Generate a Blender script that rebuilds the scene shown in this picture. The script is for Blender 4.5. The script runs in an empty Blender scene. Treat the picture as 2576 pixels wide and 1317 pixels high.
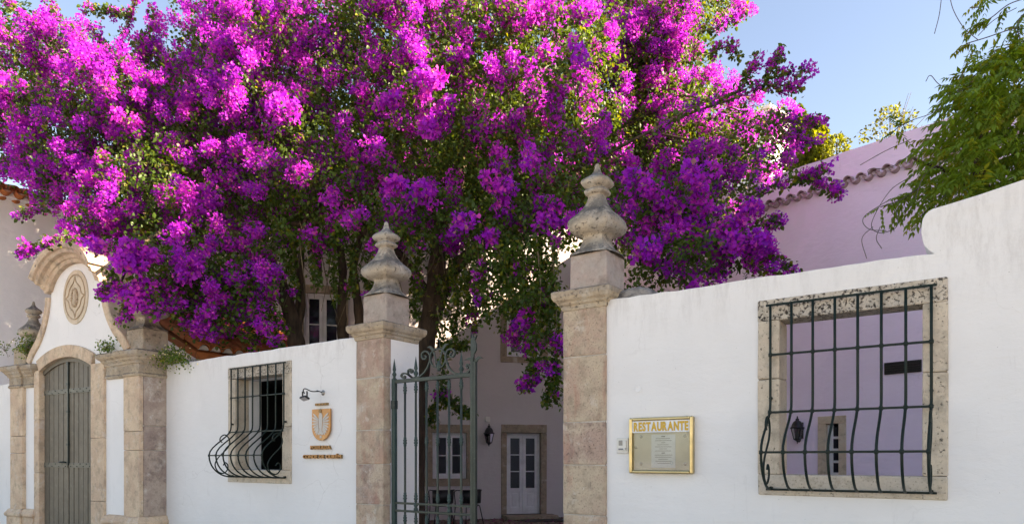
import bpy, bmesh, math, random
import numpy as np
from mathutils import Vector, Matrix

SC = bpy.context.scene
COL = SC.collection
rnd = random.Random(11)
RNG = np.random.default_rng(5)

# ------------------------------------------------------------------ camera
F, CX, HY = 1729.0, 1288.0, 1155.0        # focal length, centre column and horizon row on a 2576 x 1317 copy of the photograph
CAMD, CAMH = 5.0, 1.5                     # metres from the street wall, eye height
YAW = math.radians(34.82)
CC, SS = math.cos(YAW), math.sin(YAW)
cam_d = bpy.data.cameras.new('camera')
cam = bpy.data.objects.new('camera', cam_d); COL.objects.link(cam)
cam.location = (0, -CAMD, CAMH)
cam.rotation_euler = (math.radians(90), 0, YAW)
cam_d.sensor_width = 36; cam_d.lens = 36 * F / 2576
cam_d.shift_y = (HY - 1317 / 2) / 2576
cam_d.clip_end = 3000
SC.camera = cam

# ------------------------------------------------------------------ sky, sun, exposure
SUN_AZ, SUN_EL = math.radians(70.0), math.radians(24)     # azimuth from +Y towards +X
W = bpy.data.worlds.new('World'); SC.world = W; W.use_nodes = True
nt = W.node_tree; nt.nodes.clear()
sky = nt.nodes.new('ShaderNodeTexSky'); sky.sky_type = 'NISHITA'; sky.sun_disc = False
sky.sun_elevation = SUN_EL; sky.sun_rotation = SUN_AZ
sky.air_density = 1.0; sky.dust_density = 0.6; sky.ozone_density = 1.6; sky.altitude = 0
bg = nt.nodes.new('ShaderNodeBackground'); bg.inputs['Strength'].default_value = 0.061
wo = nt.nodes.new('ShaderNodeOutputWorld')
nt.links.new(sky.outputs[0], bg.inputs[0]); nt.links.new(bg.outputs[0], wo.inputs[0])
SUNV = Vector((math.sin(SUN_AZ) * math.cos(SUN_EL), math.cos(SUN_AZ) * math.cos(SUN_EL), math.sin(SUN_EL)))
sl = bpy.data.lights.new('sun', 'SUN'); sl.energy = 5.0; sl.angle = math.radians(0.53); sl.color = (1.0, 0.90, 0.74)
so = bpy.data.objects.new('sun', sl); COL.objects.link(so)
so.rotation_euler = SUNV.to_track_quat('Z', 'Y').to_euler(); so.location = (20, 8, 20)
vs = SC.view_settings
SC.display_settings.display_device = 'sRGB'
vs.view_transform = 'Standard'; vs.look = 'None'; vs.gamma = 1; vs.use_curve_mapping = False
vs.exposure = 2.63
vs.use_white_balance = True; vs.white_balance_temperature = 7900; vs.white_balance_tint = 18     # the photograph is balanced for the shade
SC.cycles.max_bounces = 10; SC.cycles.diffuse_bounces = 5; SC.cycles.transmission_bounces = 6; SC.cycles.transparent_max_bounces = 8

# ------------------------------------------------------------------ pixel -> place
def ray(x, y):
    a = (x - CX) / F
    return (-SS + CC * a, CC + SS * a, (HY - y) / F)
def at(x, y, t):                          # point t metres deep along the camera axis
    r = ray(x, y); return Vector((r[0] * t, r[1] * t - CAMD, CAMH + r[2] * t))
class Frame:                              # a vertical plane: local x to the right along it, local y inwards
    def __init__(s, ox, oy, phi):
        s.o = (ox, oy); s.phi = math.radians(phi)
        s.e = (math.cos(s.phi), math.sin(s.phi)); s.n = (-s.e[1], s.e[0])
    def on(s, x, y, off=0.0):             # pixel -> local (u, z) on the plane local y = off
        r = ray(x, y)
        num = off + s.o[0] * s.n[0] + (s.o[1] + CAMD) * s.n[1]
        t = num / (r[0] * s.n[0] + r[1] * s.n[1])
        px, py = r[0] * t - s.o[0], r[1] * t - CAMD - s.o[1]
        return (px * s.e[0] + py * s.e[1], CAMH + r[2] * t)
    def world(s, u, v, z):
        return Vector((s.o[0] + u * s.e[0] + v * s.n[0], s.o[1] + u * s.e[1] + v * s.n[1], z))
WALL = Frame(0, 0, 0)
PORT = Frame(-9.18, -0.383, 4.82)
FAC = Frame(-9.84, 9.7, 49.3)
PINK = Frame(-3.32, 10.1, -14.5)
LEFT = Frame(-15.6, 0, 90)

# ------------------------------------------------------------------ objects
def tag(o, label, cat=None, group=None, kind=None):
    if label: o['label'] = label
    if cat: o['category'] = cat
    if group: o['group'] = group
    if kind: o['kind'] = kind
    return o
def empty(name, label, cat, loc=(0, 0, 0), rz=0.0, group=None):
    o = bpy.data.objects.new(name, None); COL.objects.link(o)
    o.location = loc; o.rotation_euler = (0, 0, rz); o.empty_display_size = 0.2
    return tag(o, label, cat, group)
def froot(name, label, cat, fr, u=0.0, v=0.0, z=0.0, group=None):
    return empty(name, label, cat, fr.world(u, v, z), fr.phi, group)
def link(name, me, mat, parent=None, bevel=0.0, seg=2, smooth=False):
    o = bpy.data.objects.new(name, me); COL.objects.link(o)
    if mat and not me.materials: me.materials.append(M[mat])
    if parent: o.parent = parent
    if smooth: me.shade_smooth()
    if bevel:
        b = o.modifiers.new('bevel', 'BEVEL'); b.width = bevel; b.segments = seg; b.limit_method = 'ANGLE'; b.angle_limit = math.radians(40)
    return o
class MB:
    def __init__(s): s.v = []; s.f = []
    def add(s, vs, fs):
        n = len(s.v); s.v += [tuple(p) for p in vs]; s.f += [tuple(i + n for i in f) for f in fs]; return s
    def box(s, x0, x1, y0, y1, z0, z1, j=0.0):
        P = [(x0, y0, z0), (x1, y0, z0), (x1, y1, z0), (x0, y1, z0), (x0, y0, z1), (x1, y0, z1), (x1, y1, z1), (x0, y1, z1)]
        if j: P = [tuple(c + rnd.uniform(-j, j) for c in p) for p in P]
        return s.add(P, [(0, 3, 2, 1), (4, 5, 6, 7), (0, 1, 5, 4), (1, 2, 6, 5), (2, 3, 7, 6), (3, 0, 4, 7)])
    def prism(s, pts, y0, y1):            # polygon in x,z pulled along y (convex or gentle polygons)
        n = len(pts)
        vs = [(x, y0, z) for x, z in pts] + [(x, y1, z) for x, z in pts]
        return s.add(vs, [tuple(range(n)), tuple(range(2 * n - 1, n - 1, -1))] + [(i, i + n, (i + 1) % n + n, (i + 1) % n) for i in range(n)])
    def tube(s, pts, r, k=8, caps=True):
        pts = [Vector(p) for p in pts]; n = len(pts)
        rs = r if isinstance(r, (list, tuple)) else [r] * n
        t0 = (pts[1] - pts[0]).normalized()
        up = Vector((0, 0, 1)) if abs(t0.z) < .9 else Vector((1, 0, 0))
        nn = t0.cross(up).normalized(); vs = []
        for i in range(n):
            t = (pts[min(i + 1, n - 1)] - pts[max(i - 1, 0)]).normalized()
            nn = (nn - t * nn.dot(t)); nn = nn.normalized() if nn.length > 1e-6 else t.orthogonal().normalized()
            b = t.cross(nn)
            for q in range(k):
                a = 2 * math.pi * q / k
                vs.append(pts[i] + (nn * math.cos(a) + b * math.sin(a)) * rs[i])
        fs = [(i * k + q, i * k + (q + 1) % k, (i + 1) * k + (q + 1) % k, (i + 1) * k + q) for i in range(n - 1) for q in range(k)]
        if caps: fs += [tuple(range(k - 1, -1, -1)), tuple(range((n - 1) * k, n * k))]
        return s.add(vs, fs)
    def lathe(s, c, prof, k=16):          # prof: (r, z)
        vs = [(c[0] + r * math.cos(2 * math.pi * q / k), c[1] + r * math.sin(2 * math.pi * q / k), c[2] + z) for r, z in prof for q in range(k)]
        n = len(prof)
        fs = [(i * k + q, i * k + (q + 1) % k, (i + 1) * k + (q + 1) % k, (i + 1) * k + q) for i in range(n - 1) for q in range(k)]
        return s.add(vs, fs + [tuple(range(k - 1, -1, -1)), tuple(range((n - 1) * k, n * k))])
    def squares(s, c, prof, bulge=0.0, k=5):   # four-sided turned shape: prof (half width, z), arrises stay sharp
        n = len(prof)
        for side in range(4):
            ca, sa = math.cos(side * math.pi / 2), math.sin(side * math.pi / 2)
            vs = []
            for h, z in prof:
                for q in range(k):
                    a = -1 + 2 * q / (k - 1)
                    x, y = a * h, -h - bulge * h * (1 - a * a)
                    vs.append((c[0] + x * ca - y * sa, c[1] + x * sa + y * ca, c[2] + z))
            s.add(vs, [(i * k + q, i * k + q + 1, (i + 1) * k + q + 1, (i + 1) * k + q) for i in range(n - 1) for q in range(k - 1)])
        return s
    def ring(s, x0, x1, y0, y1, prof):    # moulding run round a rectangle: prof (out, z), closed top and bottom
        vs = []
        for o, z in prof: vs += [(x0 - o, y0 - o, z), (x1 + o, y0 - o, z), (x1 + o, y1 + o, z), (x0 - o, y1 + o, z)]
        n = len(prof)
        fs = [(i * 4 + q, i * 4 + (q + 1) % 4, (i + 1) * 4 + (q + 1) % 4, (i + 1) * 4 + q) for i in range(n - 1) for q in range(4)]
        return s.add(vs, fs + [(3, 2, 1, 0), ((n - 1) * 4, (n - 1) * 4 + 1, (n - 1) * 4 + 2, (n - 1) * 4 + 3)])
    def sweep(s, path, prof, closed=False):    # path in x,z ; prof (outward across the path, y): solid strip following the path
        n = len(path); k = len(prof); vs = []
        for i in range(n):
            a = Vector(path[max(i - 1, 0)]); b = Vector(path[min(i + 1, n - 1)])
            d = (b - a).normalized(); nx = (d.y, -d.x)
            for o, y in prof: vs.append((path[i][0] + nx[0] * o, y, path[i][1] + nx[1] * o))
        fs = [(i * k + q, i * k + (q + 1) % k, (i + 1) * k + (q + 1) % k, (i + 1) * k + q) for i in range(n - 1) for q in range(k)]
        return s.add(vs, fs + [tuple(range(k - 1, -1, -1)), tuple(range((n - 1) * k, n * k))])
    def mesh(s, name):
        me = bpy.data.meshes.new(name); me.from_pydata(s.v, [], s.f); me.validate()
        bm = bmesh.new(); bm.from_mesh(me); bmesh.ops.recalc_face_normals(bm, faces=bm.faces); bm.to_mesh(me); bm.free()
        return me
    def build(s, name, mat, parent=None, bevel=0.0, seg=2, smooth=False):
        return link(name, s.mesh(name), mat, parent, bevel, seg, smooth)
def slab_mesh(name, parts):               # parts: (outer loop, holes, y0, y1) in x,z
    bm = bmesh.new()
    for outer, holes, y0, y1 in parts:
        b2 = bmesh.new(); eds = []
        for loop in [outer] + holes:
            vv = [b2.verts.new((x, y0, z)) for x, z in loop]
            eds += [b2.edges.new((vv[i], vv[(i + 1) % len(vv)])) for i in range(len(vv))]
        bmesh.ops.triangle_fill(b2, use_beauty=True, use_dissolve=False, edges=eds)
        r = bmesh.ops.extrude_face_region(b2, geom=list(b2.faces))
        bmesh.ops.translate(b2, verts=[g for g in r['geom'] if isinstance(g, bmesh.types.BMVert)], vec=(0, y1 - y0, 0))
        bmesh.ops.recalc_face_normals(b2, faces=b2.faces)
        t = bpy.data.meshes.new('t'); b2.to_mesh(t); b2.free(); bm.from_mesh(t); bpy.data.meshes.remove(t)
    me = bpy.data.meshes.new(name); bm.to_mesh(me); bm.free(); return me
def slab(name, parts, mat, parent=None, bevel=0.0):
    return link(name, slab_mesh(name, parts), mat, parent, bevel, 2)
def rect(x0, x1, z0, z1): return [(x0, z0), (x1, z0), (x1, z1), (x0, z1)]
def copy_tree(o, parent=None):
    c = o.copy(); COL.objects.link(c); c.parent = parent
    for ch in list(o.children): copy_tree(ch, c)
    return c
def arc(cx, cz, rx, rz, a0, a1, n):
    return [(cx + rx * math.cos(math.radians(a0 + (a1 - a0) * i / n)), cz + rz * math.sin(math.radians(a0 + (a1 - a0) * i / n))) for i in range(n + 1)]
def smoothline(pts, n=8):                 # Catmull-Rom through points of any dimension
    P = [Vector(p) for p in pts]; P = [P[0] * 2 - P[1]] + P + [P[-1] * 2 - P[-2]]; out = []
    for i in range(1, len(P) - 2):
        for q in range(n):
            t = q / n
            out.append(.5 * ((2 * P[i]) + (P[i + 1] - P[i - 1]) * t + (2 * P[i - 1] - 5 * P[i] + 4 * P[i + 1] - P[i + 2]) * t * t + (3 * P[i] - P[i - 1] - 3 * P[i + 1] + P[i + 2]) * t ** 3))
    out.append(P[-2]); return out
def glyph(ch, h, depth, name='letter', bold=0.0):  # one letter as a solid mesh, x to the right, z up, front at y=0
    cu = bpy.data.curves.new('g', 'FONT'); cu.body = ch; cu.size = h / 0.7; cu.extrude = depth / 2; cu.offset = bold; cu.resolution_u = 3
    o = bpy.data.objects.new('g', cu); COL.objects.link(o)
    bpy.context.view_layer.update()
    me = bpy.data.meshes.new_from_object(o.evaluated_get(bpy.context.evaluated_depsgraph_get()))
    w = max((v.co.x for v in me.vertices), default=h * .3); x0 = min((v.co.x for v in me.vertices), default=0)
    me.transform(Matrix.Translation((-x0, 0, 0))); me.transform(Matrix.Rotation(math.radians(90), 4, 'X')); me.name = name
    bpy.data.objects.remove(o); bpy.data.curves.remove(cu)
    return me, w - x0
def write(text, x0, x1, z0, h, y, depth, mat, parent, bold=0.0, space=0.35, fit=None):
    gs = [glyph(c, h, depth, 'letter', bold) if c != ' ' else (None, h * space) for c in text]
    kx = fit * (x1 - x0) / sum(g[1] for g in gs) if fit else 1.0
    gs = [(g, w * kx) for g, w in gs]; tot = sum(g[1] for g in gs); gap = (x1 - x0 - tot) / (len(gs) - 1); x = x0
    for me, w in gs:
        if me:
            o = link('letter', me, mat, parent); o.location = (x, y, z0); o.scale = (kx, 1, 1)
        x += w + gap

# ------------------------------------------------------------------ materials
M = {}
class NT:
    def __init__(s, name):
        s.m = bpy.data.materials.new(name); s.m.use_nodes = True; s.t = s.m.node_tree; s.t.nodes.clear(); M[name] = s.m
        s.out = s.n('ShaderNodeOutputMaterial'); s.b = s.n('ShaderNodeBsdfPrincipled')
        s.t.links.new(s.b.outputs[0], s.out.inputs[0]); s.tc = s.n('ShaderNodeTexCoord'); s.oi = None
    def n(s, k, **kw):
        x = s.t.nodes.new(k)
        for a, b in kw.items(): setattr(x, a, b)
        return x
    def l(s, a, b): s.t.links.new(a, b)
    def noise(s, scale, detail=4, rough=.55, vec=None, stretch=None):
        v = vec or s.tc.outputs['Object']
        if stretch:
            mp = s.n('ShaderNodeMapping'); mp.inputs['Scale'].default_value = stretch; s.l(v, mp.inputs[0]); v = mp.outputs[0]
        x = s.n('ShaderNodeTexNoise'); x.inputs['Scale'].default_value = scale; x.inputs['Detail'].default_value = detail; x.inputs['Roughness'].default_value = rough
        s.l(v, x.inputs['Vector']); return x.outputs[0]
    def ramp(s, fac, lo, hi, inv=False):
        x = s.n('ShaderNodeMapRange'); x.inputs['From Min'].default_value = lo; x.inputs['From Max'].default_value = hi
        if inv: x.inputs['To Min'].default_value = 1; x.inputs['To Max'].default_value = 0
        s.l(fac, x.inputs[0]); return x.outputs[0]
    def mul(s, a, b):
        x = s.n('ShaderNodeMath', operation='MULTIPLY'); s.l(a, x.inputs[0])
        if isinstance(b, (int, float)): x.inputs[1].default_value = b
        else: s.l(b, x.inputs[1])
        return x.outputs[0]
    def mix(s, fac, a, b, mode='MIX'):
        x = s.n('ShaderNodeMix', data_type='RGBA', blend_type=mode)
        if isinstance(fac, (int, float)): x.inputs[0].default_value = fac
        else: s.l(fac, x.inputs[0])
        for v, i in ((a, 6), (b, 7)):
            if isinstance(v, (tuple, list)): x.inputs[i].default_value = (*v, 1)
            else: s.l(v, x.inputs[i])
        return x.outputs[2]
    def bump(s, h, strength, dist=.01, prev=None):
        x = s.n('ShaderNodeBump'); x.inputs['Strength'].default_value = strength; x.inputs['Distance'].default_value = dist
        s.l(h, x.inputs['Height'])
        if prev: s.l(prev, x.inputs['Normal'])
        return x.outputs[0]
    def done(s, col=None, rough=.8, normal=None, metal=0.0, spec=.4):
        if col is not None:
            if isinstance(col, (tuple, list)): s.b.inputs['Base Color'].default_value = (*col, 1)
            else: s.l(col, s.b.inputs['Base Color'])
        if isinstance(rough, (int, float)): s.b.inputs['Roughness'].default_value = rough
        else: s.l(rough, s.b.inputs['Roughness'])
        s.b.inputs['Metallic'].default_value = metal; s.b.inputs['Specular IOR Level'].default_value = spec
        if normal: s.l(normal, s.b.inputs['Normal'])
        return s
    def sepz(s):
        x = s.n('ShaderNodeSeparateXYZ'); s.l(s.tc.outputs['Object'], x.inputs[0]); return x.outputs

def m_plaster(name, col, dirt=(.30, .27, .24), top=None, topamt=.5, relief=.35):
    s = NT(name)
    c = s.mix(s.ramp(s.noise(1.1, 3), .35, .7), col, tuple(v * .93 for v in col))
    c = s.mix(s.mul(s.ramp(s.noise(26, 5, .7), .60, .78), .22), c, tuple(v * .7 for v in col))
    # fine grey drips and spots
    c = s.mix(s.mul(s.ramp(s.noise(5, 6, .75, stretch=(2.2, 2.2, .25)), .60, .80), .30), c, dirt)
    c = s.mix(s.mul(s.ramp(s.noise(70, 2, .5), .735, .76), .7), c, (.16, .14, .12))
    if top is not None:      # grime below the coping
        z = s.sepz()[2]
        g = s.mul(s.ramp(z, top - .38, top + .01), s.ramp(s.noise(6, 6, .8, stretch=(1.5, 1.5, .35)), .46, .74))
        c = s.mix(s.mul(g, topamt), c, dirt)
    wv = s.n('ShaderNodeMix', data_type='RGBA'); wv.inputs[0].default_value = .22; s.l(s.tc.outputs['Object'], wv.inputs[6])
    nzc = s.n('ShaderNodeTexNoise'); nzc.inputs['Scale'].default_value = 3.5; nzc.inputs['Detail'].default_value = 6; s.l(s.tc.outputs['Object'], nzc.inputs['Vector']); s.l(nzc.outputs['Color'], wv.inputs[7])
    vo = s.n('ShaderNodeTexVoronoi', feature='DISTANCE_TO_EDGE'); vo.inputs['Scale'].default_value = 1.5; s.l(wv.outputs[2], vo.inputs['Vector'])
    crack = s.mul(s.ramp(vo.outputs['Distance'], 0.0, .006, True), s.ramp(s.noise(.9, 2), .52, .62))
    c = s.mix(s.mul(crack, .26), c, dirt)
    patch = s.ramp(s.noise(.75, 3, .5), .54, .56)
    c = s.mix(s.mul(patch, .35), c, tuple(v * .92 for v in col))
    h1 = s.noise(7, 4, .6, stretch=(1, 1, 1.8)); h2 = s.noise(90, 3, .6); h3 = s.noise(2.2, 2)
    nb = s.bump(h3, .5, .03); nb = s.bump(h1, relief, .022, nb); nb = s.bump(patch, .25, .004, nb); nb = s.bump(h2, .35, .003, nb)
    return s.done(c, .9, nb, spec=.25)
def m_stone(name, base, alt, speck=(.05, .045, .04), amt=.3, th=.62, sc=14., pits=.5, grey=0.0, bands=None):
    s = NT(name)
    oi = s.n('ShaderNodeObjectInfo')
    add = s.n('ShaderNodeVectorMath', operation='MULTIPLY_ADD'); s.l(s.tc.outputs['Object'], add.inputs[0]); add.inputs[1].default_value = (1, 1, 1)
    cmb = s.n('ShaderNodeCombineXYZ'); sc7 = s.mul(oi.outputs['Random'], 17.0); s.l(sc7, cmb.inputs[0]); s.l(sc7, cmb.inputs[2]); s.l(cmb.outputs[0], add.inputs[2])
    v = add.outputs[0]
    c = s.mix(s.ramp(s.noise(2.6, 6, .68, v), .43, .57), base, alt)
    c = s.mix(s.mul(s.ramp(s.noise(7.5, 6, .7, v), .50, .64), .7), c, tuple(x * .55 for x in base))
    c = s.mix(s.mul(s.ramp(s.noise(4.4, 5, .7, v), .56, .68), .5), c, (.62, .58, .52))
    c = s.mix(s.mul(s.ramp(s.noise(55, 4, .7, v), .45, .75), .35), c, tuple(x * .55 for x in base))
    if bands:                # rusty and sooty runs down the block
        c = s.mix(s.mul(s.ramp(s.noise(4.5, 5, .65, v, stretch=(1.6, 1.6, .35)), .54, .66), .5), c, bands)
        c = s.mix(s.mul(s.ramp(s.noise(3.2, 6, .7, v, stretch=(1.3, 1.3, .5)), .55, .66), .6), c, (.20, .17, .145))
        c = s.mix(s.mul(s.ramp(s.noise(6, 6, .7, v), .60, .67), .45), c, (.62, .56, .48))
    if grey:                 # lichen and soot settle on the faces that look up
        g = s.n('ShaderNodeNewGeometry'); sx = s.n('ShaderNodeSeparateXYZ'); s.l(g.outputs['Normal'], sx.inputs[0])
        up = s.ramp(sx.outputs[2], -.35, .75)
        k = s.mul(s.mul(up, s.ramp(s.noise(9, 8, .78, v), .36, .52)), grey)
        c = s.mix(k, c, (.07, .07, .066))
        c = s.mix(s.mul(s.ramp(s.noise(3.1, 4, .6, v), .5, .66), .4), c, (.42, .41, .38))
    n2 = s.noise(sc, 6, .75, v)
    c = s.mix(s.mul(s.ramp(n2, th, th + .06), amt), c, speck)
    h = s.noise(30, 6, .7, v); nb = s.bump(s.noise(5, 4, .6, v), .5, .02); nb = s.bump(h, .6, .008, nb); nb = s.bump(s.ramp(n2, th, th + .08, True), pits, .012, nb)
    return s.done(c, .88, nb, spec=.25)
def m_paint(name, col, rough=.45, metal=0.0, wear=None, wearamt=.4, sc=30, bump=.15, spec=.4):
    s = NT(name)
    c = s.mix(s.ramp(s.noise(4, 4), .35, .7), col, tuple(v * .78 for v in col))
    if wear: c = s.mix(s.mul(s.ramp(s.noise(sc, 5, .7), .56, .70), wearamt), c, wear)
    r = s.ramp(s.noise(18, 3), .2, .8); rr = s.n('ShaderNodeMapRange'); rr.inputs['To Min'].default_value = rough - .1; rr.inputs['To Max'].default_value = rough + .12; s.l(r, rr.inputs[0])
    return s.done(c, rr.outputs[0], s.bump(s.noise(60, 4, .6), bump, .004), metal, spec)
m_plaster('plaster_street', (.745, .735, .715), top=2.785, topamt=.45)
m_plaster('plaster_high', (.80, .79, .765), top=3.15, topamt=.3)
m_plaster('plaster_portal', (.78, .77, .75), relief=.2)
m_plaster('plaster_house', (.55, .505, .50))  # white plaster greyed all over to stand for the shade on the facade
m_plaster('plaster_pale', (.86, .85, .84))
m_plaster('plaster_lilac', (.87, .755, .91), dirt=(.58, .42, .47), relief=.5)
m_stone('stone_warm', (.50, .40, .29), (.45, .325, .245), amt=.3, th=.58, sc=70, pits=.8, bands=(.40, .20, .145))
m_stone('stone_pink', (.43, .305, .24), (.50, .40, .30), amt=.3, th=.58, sc=75, pits=.8, bands=(.36, .17, .13))
m_stone('stone_portal', (.64, .50, .355), (.55, .40, .285), amt=.45, th=.59, sc=45, pits=.5, bands=(.50, .36, .25))
m_stone('stone_flank', (.31, .235, .20), (.42, .34, .28), speck=(.62, .58, .55), amt=.55, th=.62, sc=9, pits=.4)
m_stone('stone_cap', (.50, .40, .28), (.42, .33, .24), amt=.6, th=.57, sc=34, pits=.7, grey=.9)
m_stone('stone_finial', (.50, .42, .32), (.40, .345, .28), amt=.75, th=.57, sc=34, pits=.7, grey=.9)
m_stone('stone_plinth', (.46, .36, .31), (.42, .36, .31), amt=.35, th=.62, sc=30, pits=.5, grey=.6)
m_stone('stone_pitted', (.55, .48, .385), (.48, .43, .37), speck=(.035, .03, .025), amt=.95, th=.535, sc=48, pits=.9)
m_stone('stone_pitted_little', (.58, .50, .39), (.54, .45, .35), speck=(.05, .045, .04), amt=.85, th=.60, sc=50, pits=.8)
m_stone('stone_sill', (.56, .48, .37), (.52, .46, .38), speck=(.06, .055, .05), amt=.75, th=.575, sc=60, pits=.6)
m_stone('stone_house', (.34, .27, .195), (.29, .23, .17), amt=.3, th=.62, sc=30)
m_stone('stone_medallion', (.63, .53, .40), (.57, .46, .34), amt=.2, th=.66, sc=20, pits=.3)
m_stone('stone_groove_shade', (.40, .29, .185), (.46, .35, .24), amt=.2)  # darker tone paints the shade of carved grooves onto the medallion
m_stone('mortar', (.50, .45, .38), (.42, .37, .31), amt=.3)
m_stone('stone_dark', (.10, .097, .095), (.17, .16, .155), amt=.4, th=.58, sc=16, pits=.7)
m_paint('iron_dark', (.012, .022, .019), .42, wear=(.07, .09, .08), wearamt=.45)
m_paint('iron_grille', (.006, .016, .012), .48, wear=(.03, .045, .038), wearamt=.4, spec=.25)
m_paint('iron_gate', (.026, .038, .028), .42, wear=(.09, .11, .09), wearamt=.5, sc=40)
m_paint('iron_gate_dark', (.022, .048, .042), .5, wear=(.08, .12, .11), wearamt=.5, sc=60)
m_paint('door_paint', (.128, .108, .078), .55, wear=(.20, .18, .14), wearamt=.45, sc=12)
m_paint('door_strap', (.125, .12, .092), .5, wear=(.06, .06, .05), wearamt=.4)
m_paint('black', (.010, .010, .011), .5)
m_paint('black_metal', (.016, .017, .018), .4, wear=(.06, .06, .06), wearamt=.3)
m_paint('white_joinery', (.70, .70, .72), .45)
m_paint('brass', (.60, .48, .25), .34, 1.0, wear=(.72, .64, .45), wearamt=.4, bump=.05)
m_paint('brass_letter', (.62, .38, .04), .5, 0.0)
m_paint('bronze', (.52, .25, .085), .42, .25, wear=(.60, .34, .14), wearamt=.6, sc=8)
m_paint('bronze_dark', (.25, .15, .055), .5, .3, wear=(.50, .34, .15), wearamt=.6, sc=40)
m_paint('relief', (.56, .53, .48), .6)
m_paint('menu_back', (.68, .63, .53), .6, wear=(.50, .44, .35), wearamt=.5, sc=6)
m_paint('paper', (.74, .77, .80), .7)
m_paint('ink', (.16, .17, .19), .8)
m_paint('stamp_ink', (.25, .50, .58), .8)
m_paint('plastic_white', (.72, .70, .64), .45)
m_paint('steel', (.30, .29, .27), .35, .8)
m_paint('room_dark', (.02, .02, .022), .9)  # near-black colour stands in for the darkness of unlit interiors
m_paint('curtain', (.42, .41, .42), .9)
m_paint('terracotta', (.46, .155, .055), .85, wear=(.20, .085, .045), wearamt=.8, sc=9, bump=.5, spec=.2)
m_paint('terracotta_pale', (.44, .33, .33), .9, wear=(.22, .16, .16), wearamt=.8, sc=12, bump=.5, spec=.2)
m_paint('lime_mortar', (.66, .62, .58), .9, bump=.5, spec=.2)
def m_glass(name, col=(1, 1, 1)):
    s = NT(name); s.done(col, .03); s.b.inputs['Transmission Weight'].default_value = 1; s.b.inputs['IOR'].default_value = 1.45
    tr = s.n('ShaderNodeBsdfTransparent'); gl = s.n('ShaderNodeBsdfGlossy'); gl.inputs['Roughness'].default_value = .03
    fr = s.n('ShaderNodeFresnel'); fr.inputs[0].default_value = 1.5; tr.inputs[0].default_value = (*col, 1)
    mx = s.n('ShaderNodeMixShader'); s.l(fr.outputs[0], mx.inputs[0]); s.l(tr.outputs[0], mx.inputs[1]); s.l(gl.outputs[0], mx.inputs[2]); s.l(mx.outputs[0], s.out.inputs[0])
m_glass('glass', (.93, .95, .95)); m_glass('glass_lamp', (.5, .5, .48))
s_ = NT('pane_dark'); s_.done((.012, .014, .02), .06, None, 0, .6)
def m_leaf(name, trans, trcol, rough=.5):
    s = NT(name); at_ = s.n('ShaderNodeAttribute'); at_.attribute_name = 'col'
    s.done(at_.outputs['Color'], rough, spec=.3)
    tr = s.n('ShaderNodeBsdfTranslucent'); s.l(s.mix(1.0, at_.outputs['Color'], trcol, 'MULTIPLY'), tr.inputs[0])
    mx = s.n('ShaderNodeMixShader'); mx.inputs[0].default_value = trans
    s.l(s.b.outputs[0], mx.inputs[1]); s.l(tr.outputs[0], mx.inputs[2]); s.l(mx.outputs[0], s.out.inputs[0])
m_leaf('leaf', .45, (2.0, 1.75, .45), .42)
m_leaf('bract', .55, (1.35, 1.3, 1.2), .65)
s_ = NT('bark')
n1 = s_.noise(9, 6, .7, stretch=(1, 1, .3))
s_.done(s_.mix(s_.ramp(n1, .35, .65), (.035, .024, .017), (.10, .07, .047)), .9, s_.bump(n1, .9, .03), spec=.2)
s_ = NT('twig'); s_.done(s_.mix(s_.ramp(s_.noise(30), .3, .7), (.10, .075, .045), (.19, .15, .09)), .8)
s_ = NT('tendril'); s_.done((.10, .085, .085), .7)
s_ = NT('ground_street')
vo = s_.n('ShaderNodeTexVoronoi', feature='DISTANCE_TO_EDGE'); vo.inputs['Scale'].default_value = 11; s_.l(s_.tc.outputs['Object'], vo.inputs['Vector'])
e = s_.ramp(vo.outputs['Distance'], .0, .06)
s_.done(s_.mix(e, (.20, .17, .14), s_.mix(s_.ramp(s_.noise(2), .3, .7), (.56, .52, .46), (.46, .42, .37))), .8, s_.bump(e, .6, .01))
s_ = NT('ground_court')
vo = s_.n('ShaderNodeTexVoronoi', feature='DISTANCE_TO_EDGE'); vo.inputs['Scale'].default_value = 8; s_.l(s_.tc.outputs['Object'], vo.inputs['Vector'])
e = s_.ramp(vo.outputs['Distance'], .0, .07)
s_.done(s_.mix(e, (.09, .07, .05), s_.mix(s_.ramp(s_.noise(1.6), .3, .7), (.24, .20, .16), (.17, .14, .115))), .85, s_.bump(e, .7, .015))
# ------------------------------------------------------------------ ground
g = MB().add([(-400, -400, 0), (400, -400, 0), (400, .02, 0), (-400, .02, 0)], [(0, 1, 2, 3)]).build('street', 'ground_street'); tag(g, 'pale stone paved street in front of the white wall', None, kind='structure')
g = MB().add([(-400, .02, -.002), (400, .02, -.002), (400, 700, -.002), (-400, 700, -.002)], [(0, 1, 2, 3)]).build('courtyard_ground', 'ground_court'); tag(g, 'dark paved courtyard floor beyond the gate', None, kind='structure')

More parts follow.
